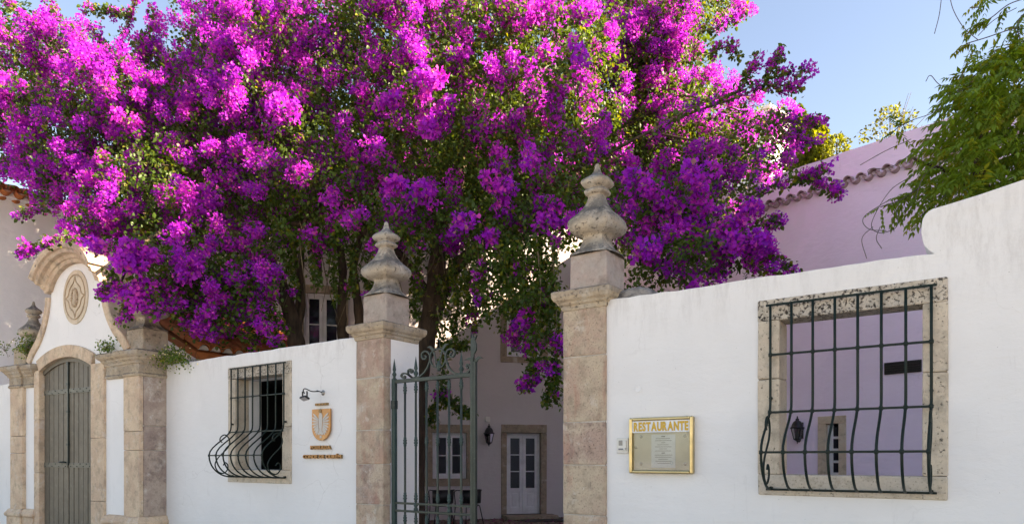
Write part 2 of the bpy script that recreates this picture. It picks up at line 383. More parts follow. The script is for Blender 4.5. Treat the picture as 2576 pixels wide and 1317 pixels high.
# ------------------------------------------------------------------ street walls with barred windows
def wr(xl, ytl, xr, ytr, ybl, ybr, off=0.0):      # pixel corners of a rectangle on the wall -> x0, x1, z0, z1
    a, b = WALL.on(xl, ytl, off), WALL.on(xr, ytr, off); c, d = WALL.on(xl, ybl, off), WALL.on(xr, ybr, off)
    return a[0], b[0], (c[1] + d[1]) / 2, (a[1] + b[1]) / 2
L_OUT = wr(575.8, 925.3, 733.8, 905, 1211, 1215.4)
L_IN = wr(594.3, 951, 712, 940.9, 1179.5, 1183)
R_OUT = wr(1907.6, 758, 2385, 694.6, 1244, 1256.5)
R_IN = wr(1962, 805, 2320, 763, 1192, 1197)
TOP = 2.785
PIERL = (-5.45, -5.047); PIERR = (-2.94, -2.543)
e = .006
def shrink(r): return rect(r[0] + e, r[1] - e, r[2] + e, r[3] - e)
def wavy(x0, x1, z, n, amp=.006): return [(x0 + (x1 - x0) * i / n, z + rnd.uniform(-amp, amp)) for i in range(n + 1)]
lw = empty('street_wall', 'white plastered street wall between arched stone doorway and gate pier', 'wall', (0, 0, 0))
outer = [(-9.3, 0), (PIERL[0] + .01, 0)] + wavy(PIERL[0] + .01, -9.3, TOP + .005, 26)
slab('wall_body', [(outer, [shrink(L_OUT)], 0, .178), (outer, [rect(*L_IN)], .18, .36)], 'plaster_street', lw, .012)
rw = empty('street_wall', 'white plastered street wall stepping up in a rounded curve beside the climbing vine', 'wall', (0, 0, 0))
def W2(x, y): return WALL.on(x, y)
up = [W2(2350, 638), W2(2337, 630), W2(2325, 618), W2(2320, 601), W2(2317, 583), W2(2318, 567), W2(2321, 551), W2(2327.6, 538.6), W2(2337, 530), W2(2347, 524.5), W2(2393, 511), W2(2470, 487), W2(2576, 451)]
outer = [(PIERR[1] - .01, 0), (4.0, 0), (4.0, 3.17), (1.2, 3.16)] + up[::-1] + wavy(up[0][0] - .1, PIERR[1] - .01, TOP, 22)
slab('wall_body', [(outer, [shrink(R_OUT)], 0, .36)], 'plaster_street', rw, .014)
c = WALL.on(1605.8, 977.8)
MB().lathe((0, 0, 0), [(.026, 0), (.026, .006), (.021, .007), (.02, .004)], 18).build('blanking_cap', 'plaster_portal', rw).matrix_local = Matrix.Translation((c[0], 0.001, c[1])) @ Matrix.Rotation(math.radians(90), 4, 'X')
fw = empty('street_wall', 'white plastered street wall running off past the far side of the doorway', 'wall', (0, 0, 0))
slab('wall_body', [([(-24, 0), (-12.4, 0)] + wavy(-12.4, -24, 2.88, 20), [], .05, .4)], 'plaster_street', fw, .012)

def stone_window(name, label, O, I, depth, mats, splitjamb):
    t = empty(name, label, 'window frame', (O[0], 0, O[2])); x, z = O[0], O[2]
    def b(nm, x0, x1, z0, z1, mt, dy=0):
        MB().box(x0 - x, x1 - x, -.014 + dy, depth, z0 - z, z1 - z, .003).build(nm, mt, t, .009)
    b('lintel', O[0], O[1], I[3], O[3], mats[0], -.003)
    b('sill', O[0], O[1], O[2], I[2], mats[3], -.002)
    for k, (x0, x1) in enumerate(((O[0], I[0]), (I[1], O[1]))):
        zs = [I[2]] + [I[2] + (I[3] - I[2]) * f for f in splitjamb[k]] + [I[3]]
        for i in range(len(zs) - 1): b('jamb_stone', x0, x1, zs[i] + .0015, zs[i + 1] - .0015, mats[1 + k], rnd.uniform(-.002, .002))
    return t
stone_window('window_frame', 'stone window surround stained black along its lintel, beside the brass shield', L_OUT, L_IN, .18, ('stone_pitted', 'stone_pitted_little', 'stone_pitted_little', 'stone_sill'), ((), (.45,)))
stone_window('window_frame', 'wide pitted stone window surround open to the lilac courtyard wall', R_OUT, R_IN, .20, ('stone_pitted', 'stone_pitted_little', 'stone_pitted_little', 'stone_sill'), ((.62,), (.60,)))

def grille(label, bx, ztop, z2, zsh, zmid, zbot, bulge, r=.0088):
    y0 = -.045
    t = empty('window_grille', label, 'grille', (bx[0], y0, zbot)); ox, oz = bx[0], zbot
    def yy(z):
        if z >= zsh + .06: return 0.0
        zl = zmid - (zsh + .06 - zmid)
        if z >= zmid:
            u = (zsh + .06 - z) / (zsh + .06 - zmid); return -bulge * (0.5 - 0.5 * math.cos(math.pi * u))
        u = (zmid - z) / (zmid - zbot); return -bulge * math.sqrt(max(0, 1 - u * u)) if u < 1 else 0.0
    zz = [ztop, z2] + [zsh + .12 - (zsh + .12 - zmid) * i / 9 for i in range(10)] + [zmid - (zmid - zbot) * math.sin(math.pi / 2 * i / 10) for i in range(1, 11)]
    for x in bx:
        o = MB().tube([(x - ox, yy(z), z - oz) for z in zz], r, 8).build('bar', 'iron_grille', t, smooth=True)
    for z, ext in ((ztop, .03), (z2, .0), (zsh, .0), (zmid, .0), (zbot, .03)):
        y = yy(z)
        MB().box(bx[0] - ox - ext, bx[-1] - ox + ext, y - .006, y + .006, z - oz - .0075, z - oz + .0075).build('crossbar', 'iron_grille', t, .003)
        for x in bx:
            if z in (zsh, z2, zmid): MB().lathe((x - ox, y, z - oz - .014), [(.010, 0), (.0135, .006), (.0135, .022), (.010, .028)], 8).build('collar', 'iron_grille', t, smooth=True)
    S = [(.40, .77), (.50, .82), (.44, .90), (.26, .94), (.10, .87), (.05, .76), (.16, .64), (.40, .52), (.62, .40), (.72, .27), (.60, .13), (.36, .08), (.17, .15), (.14, .26), (.26, .32), (.35, .26)]
    for x in (bx[0], bx[-1]):
        pts = smoothline([(x - ox, -d * bulge * 1.0 - .004, f * (zsh - zbot)) for d, f in S], 5)
        MB().tube(pts, .0075, 8).build('scroll', 'iron_grille', t, smooth=True)
        for z in (zsh + .10, zbot + .01): MB().tube([(x - ox, 0, z - oz), (x - ox, .06, z - oz)], .011, 8).build('wall_spike', 'iron_grille', t)
def bxs(o, k, zs, n0, off): return [WALL.on(o + z * k, 900, off)[0] for z in zs]
xl = bxs(414.9, .36995, (450, 496, 545, 596, 647, 699, 754, 808), 0, -.045)
hz = lambda x, y, off: WALL.on(x, y, off)[1]
grille('dark green bulging window grille with scrolls, beside the brass shield', xl,
       hz(713.8, 829.9 + 218 * .36995, -.045), hz(713.8, 829.9 + 430 * .36995, -.045), hz(713.8 - 20, 829.9 + 680 * .36995, -.10), hz(664, 829.9 + 848 * .36995, -.33), hz(713.8, 829.9 + 1003 * .36995, -.045), .29)
xr = bxs(1825.8, .49586, (226, 333, 441, 553, 669, 789, 913, 1043), 0, -.045)
grille('wide dark green bulging window grille over the opening onto the lilac wall', xr,
       hz(2343, 717, -.045), hz(2343, 858, -.045), hz(2343, 1021, -.06), hz(2340, 1134, -.27), hz(2343, 1239, -.045), .24)

# ------------------------------------------------------------------ gate piers
FIN = [(.175, 0), (.168, .015), (.15, .03), (.115, .07), (.096, .115), (.090, .155), (.094, .175), (.125, .183), (.158, .20), (.179, .228), (.187, .262), (.182, .296), (.160, .328), (.122, .368), (.089, .415), (.066, .467), (.055, .515),
       (.056, .525), (.072, .528), (.082, .54), (.084, .555), (.076, .572), (.062, .578), (.066, .585), (.088, .60), (.103, .622), (.104, .64), (.092, .66), (.066, .68), (.042, .70), (.026, .725), (.018, .755), (.016, .78), (.011, .797), (.002, .802)]
def pier(label, X, left):
    w = X[1] - X[0]; t = empty('gate_pier', label, 'gate pier', (X[0], 0, 0)); yf = -.03; D = .50
    joints = [0, .52, 1.04, 1.455, 1.805, 2.34, 2.745] if left else [0, .55, 1.047, 1.457, 1.81, 2.35, 2.745]
    MB().box(.006, w - .006, yf + .006, D - .01, 0, 2.745).build('core', 'mortar', t)
    for i in range(len(joints) - 1):
        q = rnd.uniform(-.012, .012)
        MB().box(0, w, yf + rnd.uniform(-.002, .002), .085 + q, joints[i] + .002, joints[i + 1] - .002, .003).build('stone_block', 'stone_pink' if (i + left) % 3 == 0 else 'stone_warm', t, .012)
    if left: MB().box(w - .012, w - .001, .07, D, 0, 2.745).build('plaster_flank', 'plaster_portal', t)
    MB().ring(0, w, yf, D - .02, [(-.02, 2.735), (.004, 2.735), (.012, 2.752), (.014, 2.772), (.034, 2.785), (.036, 2.80), (.060, 2.82), (.072, 2.845), (.074, 2.888), (.060, 2.897), (-.02, 2.905)]).build('capital', 'stone_cap', t, .006)
    cx, cy, h = w / 2, (yf + D) / 2 - .02, .172
    MB().box(cx - h, cx + h, cy - h, cy + h, 2.895, 3.215, .004).build('plinth', 'stone_plinth', t, .014)
    MB().squares((cx, cy, 3.213), FIN, .20, 7).build('finial', 'stone_finial', t, smooth=True)
    return t
pl = pier('gate pier with white plastered flank where the iron gate hangs', PIERL, True)
pr = pier('bare stone gate pier beside the restaurant menu case', PIERR, False)
# weathered scroll stone lying on the wall behind the second pier's plinth
vol = MB().lathe((0, 0, 0), [(.02, -.10), (.085, -.10), (.10, -.06), (.10, .06), (.085, .10), (.02, .10)], 14).build('coping_stone', 'stone_dark', None, .01, smooth=False)
vol.location = (PIERR[1] + .18, .22, TOP + .0); vol.rotation_euler = (math.radians(90), 0, 0); vol.scale = (2.0, 1.1, 1.4)
tag(vol, 'dark rounded coping stone on the wall behind the gate pier finial', 'coping stone')

# ------------------------------------------------------------------ iron gate
GY = .06
gate = empty('iron_gate', 'green wrought iron gate leaf with scrolled crest hung on the gate pier', 'gate', (PIERL[1], GY, 0))
def gp(zx, zy):
    a = WALL.on(979.3 + zx * .17013, 813.3 + zy * .17013, GY); return (a[0] - PIERL[1], a[1])
def gpath(pts, n=5): return [(p[0], p[1]) for p in smoothline([gp(*q) for q in pts], n)]
def flat(name, path, w, th=.006, mat='iron_gate', y=0.0):
    n = len(path); ws = w if isinstance(w, (list, tuple)) else [w] * n; mb = MB(); vsx = []
    for i in range(n):
        a = Vector(path[max(i - 1, 0)]); b = Vector(path[min(i + 1, n - 1)]); d = (b - a); d = d.normalized() if d.length else Vector((1, 0))
        nx = Vector((-d.y, d.x)) * ws[i]
        for sx, yy in ((1, -th), (-1, -th), (-1, th), (1, th)): vsx.append((path[i][0] + nx.x * sx, y + yy, path[i][1] + nx.y * sx))
    fs = [(i * 4 + q, i * 4 + (q + 1) % 4, i * 4 + 4 + (q + 1) % 4, i * 4 + 4 + q) for i in range(n - 1) for q in range(4)] + [(3, 2, 1, 0), (n * 4 - 4, n * 4 - 3, n * 4 - 2, n * 4 - 1)]
    return mb.add(vsx, fs).build(name, mat, gate)
zr = (gp(600, 808)[1] + gp(120, 845)[1] + gp(1150, 775)[1]) / 3     # rail height
x0, x1 = gp(75, 800)[0], gp(1255, 800)[0]
MB().box(x0 - .022, x0 + .022, -.02, .02, .05, zr + .03).build('hinge_stile', 'iron_gate_dark', gate, .004)
MB().box(x0 - .026, x0 + .026, -.026, .026, zr - .28, zr - .19).build('hinge', 'iron_dark', gate, .006)
MB().box(x0 - .026, x0 + .026, -.026, .026, .65, .74).build('hinge', 'iron_dark', gate, .006)
MB().box(x1 - .036, x1 + .0, -.018, .018, .05, zr + .16).build('meeting_stile', 'iron_gate', gate, .004)
MB().box(x1 + .004, x1 + .030, -.022, .012, .05, zr + .12).build('cover_strip', 'iron_gate', gate, .004)
MB().box(x0 + .02, x1 - .034, -.014, .014, zr - .019, zr + .019).build('top_rail', 'iron_gate', gate, .004)
zl = [WALL.on(1090, 1268, GY)[1], WALL.on(1090, 1288, GY)[1]]
for z in zl + [.12]: MB().box(x0 + .02, x1 - .034, -.012, .012, z - .011, z + .011).build('lower_rail', 'iron_gate', gate, .003)
KN = [(.011, 0), (.017, .008), (.013, .018), (.020, .030), (.020, .040), (.014, .047), (.019, .056), (.019, .066), (.013, .075), (.016, .085), (.011, .095)]
def sp(x, z, k=1.0): MB().lathe((x, 0, z), [(a * k, b * k) for a, b in ((.012, 0), (.018, .01), (.012, .02), (.021, .035), (.024, .05), (.015, .065), (.011, .075), (.019, .095), (.015, .12), (.008, .17), (.001, .215))], 8).build('spearhead', 'iron_gate_dark', gate, smooth=True)
for i, zx in enumerate((233, 393, 552, 715, 885, 1065)):
    x = gp(zx, 1000)[0]
    MB().tube([(x, 0, .06), (x, 0, zr - .01)], .0115, 8).build('bar', 'iron_gate', gate, smooth=True)
    for zk in (zr - .13, WALL.on(1090, 1108, GY)[1] - .05, zl[0] + .015, zl[1] - .13): MB().lathe((x, 0, zk), KN, 8).build('bar_knob', 'iron_gate_dark', gate, smooth=True)
    if i in (1, 4): MB().lathe((x, 0, zl[1]), [(.012, 0), (.022, .01), (.022, .03), (.014, .045), (.022, .06), (.022, .075), (.012, .09)], 8).build('bar_knob', 'iron_gate_dark', gate, smooth=True)
sp(x0, zr + .03, .95); sp(gp(393, 0)[0], zr + .018, 1.0); sp(gp(1065, 0)[0], zr + .018, 1.0)
flat('scroll', gpath([(222, 772), (238, 792), (208, 802), (180, 775), (195, 742), (240, 735), (290, 760), (340, 793), (400, 800), (460, 775), (530, 710), (580, 620), (605, 530), (600, 460), (570, 420), (530, 410), (490, 440), (485, 490), (510, 525), (542, 515), (552, 490), (530, 470)]), .0075, .011)
flat('scroll', gpath([(325, 700), (312, 712), (308, 692), (330, 675), (348, 690), (345, 715), (318, 728)]), .006, .010)
flat('scroll', gpath([(318, 672), (285, 690), (280, 735), (300, 770), (345, 797)]), .007, .011)
flat('scroll', gpath([(922, 440), (900, 462), (918, 490), (950, 482), (968, 440), (955, 395), (915, 376), (868, 392), (842, 450), (835, 510), (855, 590), (900, 670), (960, 725), (1030, 745), (1100, 740), (1160, 720), (1195, 680), (1195, 630), (1165, 602), (1143, 628), (1160, 655), (1176, 640)]), .0075, .011)
flat('crest_ring', gpath([(720, 660), (650, 625), (612, 550), (618, 450), (670, 388), (735, 373), (800, 402), (836, 470), (830, 555), (790, 630), (720, 660)]), .0065, .010)
for pts, ws in (([(722, 655), (692, 610), (684, 530), (668, 455), (645, 395), (610, 350), (565, 352)], (.004, .005, .006, .009, .014, .013, .002)),
                ([(722, 655), (748, 610), (752, 530), (770, 455), (795, 375), (832, 318), (880, 300)], (.004, .005, .006, .009, .014, .013, .002)),
                ([(727, 385), (726, 330), (728, 285), (722, 250), (675, 230)], (.012, .012, .014, .008, .001)), ([(727, 385), (728, 290), (729, 250), (731, 210)], (.012, .013, .010, .001)),
                ([(727, 385), (730, 300), (735, 260), (786, 222)], (.012, .013, .009, .001)),
                ([(1240, 620), (1225, 565), (1190, 520), (1112, 540)], (.012, .017, .013, .001)), ([(1262, 620), (1280, 555), (1325, 503), (1390, 512)], (.012, .017, .013, .001))):
    n = 6; pth = gpath(pts, n); W_ = np.interp(np.linspace(0, len(pts) - 1, len(pth)), range(len(pts)), ws).tolist()
    flat('leaf_blade', pth, W_, .005)
fl = [gp(1210, 600), (gp(1210, 600)[0], gp(0, 280)[1]), gp(1222, 240), gp(1200, 175), gp(1232, 215), gp(1241, 150), gp(1252, 215), gp(1300, 168), gp(1268, 245), gp(1292, 300), gp(1290, 390), gp(1258, 450), gp(1258, 600)]
slab('pike_head', [(fl, [], -.009, .009)], 'iron_gate', gate)
MB().lathe((gp(735, 0)[0], 0, gp(0, 770)[1]), [(.014, 0), (.022, .01), (.016, .025), (.026, .045), (.026, .06), (.016, .075), (.02, .088), (.01, .098)], 8).build('crest_collar', 'iron_gate_dark', gate, smooth=True)

# ------------------------------------------------------------------ arched stone doorway
portal = froot('doorway_portal', 'arched stone doorway with curved pediment, carved oval medallion and olive plank doors', 'doorway', PORT)
DS = (-2.566, -1.177); DC = sum(DS) / 2; SPR, APX = 2.82, 2.985      # door edges, springing and crown of the arch
hw = (DS[1] - DS[0]) / 2; RR = (hw * hw + (APX - SPR) ** 2) / (2 * (APX - SPR)); AC = APX - RR
def arch_z(x, extra=0.0): return AC + math.sqrt(max(0, (RR + extra) ** 2 - (x - DC) ** 2))
ang = math.degrees(math.asin(hw / RR))
def archpts(extra, n=16, a=None): return arc(DC, AC, RR + extra, RR + extra, 90 + (a or ang), 90 - (a or ang), n)
door_hole = [(DS[0], 0), (DS[1], 0)] + archpts(0)[::-1]
for xa, xb in ((-3.36, DS[0] - .05), (DS[1] + .05, -.02)): MB().box(xa, xb, .055, .50, 0, 2.93).build('wall_panel', 'plaster_portal', portal)
def blocks(nm, x0, x1, y0, y1, zs, mt, bev=.010):
    for i in range(len(zs) - 1): MB().box(x0, x1, y0 + rnd.uniform(-.0015, .0015), y1, zs[i] + .0015, zs[i + 1] - .0015, .002).build(nm, mt, portal, bev)
zp = [.74, PORT.on(330, 1131.8)[1], PORT.on(330, 1084)[1], 2.615]
blocks('pilaster_stone', -.356, 0, 0, .06, zp, 'stone_portal'); blocks('flank_stone', -.30, .0, .062, .47, [.74, zp[1], 1.95, 2.615], 'stone_flank', .015)
zp2 = [.74, 1.60, 1.86, 2.615]
blocks('pilaster_stone', -3.39, -3.02, 0, .45, zp2, 'stone_portal')
blocks('jamb_stone', -1.177, -.853, .018, .30, [0, .92, 1.8, SPR + .02], 'stone_portal'); blocks('jamb_stone', -2.715, -2.566, .018, .30, [0, 1.3, 2.1, SPR + .02], 'stone_portal')
MB().sweep([(DS[0] - .004, SPR)] + archpts(.001, 18)[1:-1] + [(DS[1] + .004, SPR)], [(.0, .015), (-.175, .012), (-.175, .30), (.0, .30)]).build('arch_stone', 'stone_portal', portal, .008)
CORN = [(-.03, 2.60), (.006, 2.60), (.022, 2.615), (.022, 2.64), (.008, 2.65), (.008, 2.765), (.026, 2.775), (.03, 2.80), (.055, 2.825), (.062, 2.845), (.09, 2.868), (.105, 2.89), (.108, 2.93), (.09, 2.945), (-.03, 2.955)]
BASE = [(-.02, 0), (.055, 0), (.055, .14), (.035, .15), (.035, .62), (.06, .64), (.062, .675), (.04, .70), (.025, .735), (-.02, .75)]
for nm, prof, mt in (('cornice', CORN, 'stone_cap'), ('base_moulding', BASE, 'stone_portal')):
    MB().ring(-.33, 0, 0, .46, prof).build(nm, mt, portal, .006)
    MB().ring(-.80, -.34, .035, .46, prof).build(nm, mt, portal, .006)
    MB().ring(-3.39, -3.05, 0, .46, prof).build(nm, mt, portal, .006)
    MB().ring(-3.06, -2.74, .035, .46, prof).build(nm, mt, portal, .006)
# pediment
PC, PZ = -1.62, 3.90
side = [(1.24, 2.94), (1.20, 3.0), (1.12, 3.09), (.97, 3.22), (.83, 3.40), (.73, 3.60), (.675, 3.78), (.66, PZ)]
side = [(p[0], p[1]) for p in smoothline(side, 4)]
rs = [(PC + h, z) for h, z in side]; ls = [(PC - h, z) for h, z in side]
top = arc(PC, PZ, .66, .46, 0, 180, 24)
archb = [p for p in archpts(.09, 24, ang * 1.12) if p[1] > 2.945]
slab('pediment_wall', [([ls[0]] + archb + rs + top[1:-1] + ls[::-1][:-1], [], .05, .40)], 'plaster_portal', portal)
for pth in (rs, ls[::-1]): MB().sweep(pth, [(0, .02), (.115, .02), (.125, .035), (.125, .44), (0, .44)]).build('pediment_border', 'stone_portal', portal, .008)
CA = arc(PC, PZ - .02, .64, .45, 176, 4, 30)
CA = [(PC - .72, PZ + .075)] + [p for p in CA if p[1] > PZ + .10] + [(PC + .72, PZ + .075)]
MB().sweep(CA, [(.02, .04), (.02, -.015), (-.03, -.03), (-.04, -.055), (-.085, -.075), (-.095, -.13), (-.14, -.15), (-.15, -.185), (-.20, -.20), (-.235, -.20), (-.245, .44), (.02, .44)]).build('pediment_cornice', 'stone_portal', portal, .006)
MB().sweep([(p[0], p[1] + .246) for p in CA[2:-2]], [(-.004, -.195), (-.022, -.195), (-.022, .44), (-.004, .44)]).build('cornice_top', 'stone_dark', portal)
MC = (-1.605, 3.83)
md = MB(); k = 32
ell = [(MC[0] + .325 * math.cos(2 * math.pi * i / k), MC[1] + .388 * math.sin(2 * math.pi * i / k)) for i in range(k)]
slab('medallion', [(ell, [], .034, .08)], 'stone_medallion', portal, .006)
def mt_(pts, r, nm='medallion_rib', closed=True):
    MB().tube([(MC[0] + a, .034, MC[1] + b) for a, b in pts], r, 6, not closed).build(nm, 'stone_groove_shade', portal, smooth=True)
mt_([(.262 * math.cos(2 * math.pi * i / 40), .318 * math.sin(2 * math.pi * i / 40)) for i in range(41)], .010)
q = [(0, .295), (.035, .21), (.13, .13), (.17, .04), (.235, 0), (.17, -.05), (.13, -.14), (.035, -.21), (0, -.29), (-.035, -.21), (-.13, -.14), (-.17, -.05), (-.235, 0), (-.17, .04), (-.13, .13), (-.035, .21), (0, .295)]
mt_([tuple(p) for p in smoothline(q, 4)], .011)
for i in range(22):
    a = 2 * math.pi * i / 22
    MB().lathe((MC[0] + .075 * math.cos(a), .03, MC[1] + .125 * math.sin(a) - .01), [(.004, -.016), (.017, -.008), (.017, .008), (.004, .016)], 6).build('wreath_leaf', 'stone_groove_shade', portal, smooth=True)
MB().lathe((MC[0], .036, MC[1] - .12), [(.03, 0), (.038, .05), (.028, .14), (.022, .20), (.008, .26)], 8).build('medallion_figure', 'stone_medallion', portal, smooth=True)
for cxp, lab in ((-.19, 0), (-3.20, 1)):
    h = .185; zb = 2.945
    MB().box(cxp - h, cxp + h, .05, .05 + 2 * h, zb, zb + .30, .004).build('pedestal', 'stone_cap', portal, .012)
    if lab: MB().lathe((cxp + .02, .05 + h, zb + .298), [(a * 1.12, b * .93) for a, b in FIN], 16).build('finial', 'stone_finial', portal, smooth=True)
    else: MB().squares((cxp, .05 + h, zb + .298), [(a * 1.06, b * .93) for a, b in FIN], .04).build('finial', 'stone_cap', portal, smooth=True)
# plank doors
dy = .075
MB().sweep([(DS[1] - .03, 0), (DS[1] - .03, SPR - .01)], [(-.035, dy), (.05, dy), (.05, dy + .09), (-.035, dy + .09)]).build('door_frame', 'door_paint', portal, .004)
MB().sweep([(p[0], p[1] - .002) for p in archpts(0, 18)], [(-.02, dy - .005), (.06, dy - .005), (.06, dy + .09), (-.02, dy + .09)]).build('door_frame', 'door_paint', portal, .004)
def leaf(x0, x1, n):
    lf = bpy.data.objects.new('door_leaf', None); COL.objects.link(lf); lf.parent = portal
    MB().box(x0, x1, dy + .045, dy + .075, .02, SPR - .05).build('door_back', 'door_paint', lf)
    w = (x1 - x0) / n
    for i in range(n):
        a, b = x0 + i * w + .006, x0 + (i + 1) * w - .006
        MB().prism([(a, .015), (b, .015), (b, arch_z(b) - .055), (a, arch_z(a) - .055)], dy + .018 + rnd.uniform(-.002, .002), dy + .045).build('plank', 'door_paint', lf, .005)
    for zc in (1.42, 2.50):
        MB().box(x0 + .01, x1 - .015, dy + .008, dy + .02, zc - .036, zc + .036).build('strap_hinge', 'door_strap', lf, .004)
        for q in range(7):
            MB().lathe((x0 + .06 + q * (x1 - x0 - .12) / 6, dy + .004, zc + (.018 if q % 2 else -.018) - .006), [(.003, 0), (.009, .003), (.009, .009), (.003, .012)], 6).build('stud', 'iron_dark', lf)
    return lf
XM = DC - .015
leaf(DS[0] + .005, XM, 5); leaf(XM + .02, DS[1] - .075, 5)
MB().box(XM + .0, XM + .024, dy - .004, dy + .02, 1.42, 2.93).build('bolt_rod', 'iron_dark', portal, .004)
for z in (1.45, 1.72, 2.20, 2.60, 2.90): MB().box(XM - .012, XM + .036, dy - .012, dy + .02, z - .02, z + .02).build('bolt_guide', 'iron_dark', portal, .004)
MB().tube([(XM - .17, dy + .0, 1.46), (XM - .16, dy - .04, 1.465), (XM - .09, dy - .05, 1.47), (XM - .03, dy - .04, 1.465), (XM - .02, dy, 1.46)], .010, 8).build('door_handle', 'iron_dark', portal, smooth=True)
for zz_ in (1.42, 2.47): MB().box(DS[1] - .085, DS[1] - .055, dy - .01, dy + .03, zz_ - .06, zz_ + .06).build('hinge_knuckle', 'iron_dark', portal, .006)
# ------------------------------------------------------------------ buildings round the courtyard
def prect(fr, xl, yt, xr, yb, off=0.0):
    a = fr.on(xl, yt, off); b = fr.on(xr, yt, off); c = fr.on(xl, yb, off); d = fr.on(xr, yb, off)
    return a[0], b[0], (c[1] + d[1]) / 2, (a[1] + b[1]) / 2
def casement(root, u0, u1, z0, z1, v, rows, door=False, pane='pane_dark', leaves=2):
    w = bpy.data.objects.new('door' if door else 'window', None); COL.objects.link(w); w.parent = root
    f = .045
    for nm, a in (('frame', (u0, u0 + f, z0, z1)), ('frame', (u1 - f, u1, z0, z1)), ('frame', (u0 + f, u1 - f, z1 - f, z1)), ('frame', (u0 + f, u1 - f, z0, z0 + f))):
        MB().box(a[0], a[1], v, v + .07, a[2], a[3]).build(nm, 'white_joinery', w, .004)
    lw_ = (u1 - u0 - 2 * f) / leaves
    for k in range(leaves):
        a, b = u0 + f + k * lw_ + .003, u0 + f + (k + 1) * lw_ - .003; st = min(.085, lw_ * .2); zb = z0 + f + .003; zt = z1 - f - .003
        pb = zb + (.62 if door else st * 1.1)
        for q in ((a, a + st, zb, zt), (b - st, b, zb, zt), (a + st, b - st, zt - st, zt), (a + st, b - st, zb, zb + st) if not door else (a + st, b - st, zb, zb + .13)):
            MB().box(q[0], q[1], v + .012, v + .055, q[2], q[3]).build('leaf_frame', 'white_joinery', w, .004)
        if door:
            MB().box(a + st, b - st, v + .012, v + .055, pb - .10, pb).build('leaf_frame', 'white_joinery', w, .004)
            MB().box(a + st, b - st, v + .028, v + .045, zb + .13, pb - .10).build('panel', 'white_joinery', w)
            MB().box(a + st + .05, b - st - .05, v + .018, v + .03, zb + .17, pb - .14).build('panel', 'white_joinery', w, .006)
        n = rows
        for i in range(n):
            za = pb + (zt - st - pb) * i / n; zc = pb + (zt - st - pb) * (i + 1) / n
            MB().box(a + st, b - st, v + .03, v + .036, za, zc).build('pane', pane, w)
            if i: MB().box(a + st, b - st, v + .020, v + .05, za - .013, za + .013).build('glazing_bar', 'white_joinery', w, .003)
    return w
def surround(root, O, I, v0=-.02, v1=.16, mt='stone_house', sill=True):
    MB().box(O[0], O[1], v0 - .003, v1, I[3], O[3], .004).build('lintel', mt, root, .01)
    if sill: MB().box(O[0], O[1], v0 - .003, v1, O[2], I[2], .004).build('sill', mt, root, .01)
    for a, b in ((O[0], I[0]), (I[1], O[1])): MB().box(a, b, v0, v1, I[2] + .002, I[3] - .002, .004).build('jamb', mt, root, .01)
house = froot('courtyard_house', 'white courtyard house with stone framed door and windows behind the gate', 'house', FAC)
dO = prect(FAC, 1260.5, 1067, 1375.2, 1294); dO = (dO[0], dO[1], 0, dO[3]); dI = prect(FAC, 1274.8, 1088, 1361, 1292); dI = (dI[0], dI[1], .10, dI[3])
wO = prect(FAC, 985, 1066, 1184, 1222); wm = prect(FAC, 1069, 1086, 1088, 1203); wI = prect(FAC, 1000, 1086.6, 1174, 1203)
uO = prect(FAC, 1259, 745, 1378, 912); uI = prect(FAC, 1275, 762, 1362, 897)
vO = prect(FAC, 748, 718, 876, 908); vI = prect(FAC, 763, 737, 861, 893)
sh = lambda O: rect(O[0] + .01, O[1] - .01, O[2] + .01, O[3] - .01)
EAVE = 8.7
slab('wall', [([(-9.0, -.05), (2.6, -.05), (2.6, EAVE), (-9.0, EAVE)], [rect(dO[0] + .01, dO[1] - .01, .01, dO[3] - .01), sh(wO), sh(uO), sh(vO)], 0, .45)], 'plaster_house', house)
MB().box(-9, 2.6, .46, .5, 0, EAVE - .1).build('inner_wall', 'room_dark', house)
surround(house, dO, dI, sill=False); surround(house, wO, wI); surround(house, uO, uI); surround(house, vO, vI)
MB().box(wm[0], wm[1], -.02, .16, wI[2] + .002, wI[3] - .002, .003).build('mullion', 'stone_house', house, .01)
casement(house, dI[0] + .002, dI[1] - .002, .10, dI[3] - .002, .12, 3, True)
casement(house, wI[0] + .002, wm[0] - .002, wI[2] + .002, wI[3] - .002, .07, 2, pane='curtain'); casement(house, wm[1] + .002, wI[1] - .002, wI[2] + .002, wI[3] - .002, .07, 2)
casement(house, uI[0] + .002, uI[1] - .002, uI[2] + .002, uI[3] - .002, .07, 2); casement(house, vI[0] + .002, vI[1] - .002, vI[2] + .002, vI[3] - .002, .07, 2)
MB().box(dO[0] + .02, dO[1] + .15, -.55, 0, 0, .095, .004).build('door_step', 'stone_house', house, .012)
MB().prism([(-9, EAVE), (2.6, EAVE), (2.6, EAVE + .12), (-9, EAVE + .12)], -.22, 0).build('cornice', 'plaster_house', house, .02)
MB().add([(-9.2, -.4, EAVE + .12), (2.7, -.4, EAVE + .12), (2.7, 4, EAVE + 2.0), (-9.2, 4, EAVE + 2.0), (-9.2, -.4, EAVE + .2), (2.7, -.4, EAVE + .2), (2.7, 4, EAVE + 2.1), (-9.2, 4, EAVE + 2.1)],
         [(0, 3, 2, 1), (4, 5, 6, 7), (0, 1, 5, 4), (1, 2, 6, 5), (2, 3, 7, 6), (3, 0, 4, 7)]).build('roof', 'terracotta', house)
mat_ = MB().box(-.5, .5, -.3, .3, 0, .018).build('doormat', 'black', None, .004); mat_.location = FAC.world((dO[0] + dO[1]) / 2 + .25, -.9, .001); mat_.rotation_euler = (0, 0, FAC.phi)
tag(mat_, 'dark doormat before the white glazed house door', 'doormat')
bx_ = prect(FAC, 1221, 1048.5, 1231, 1059)
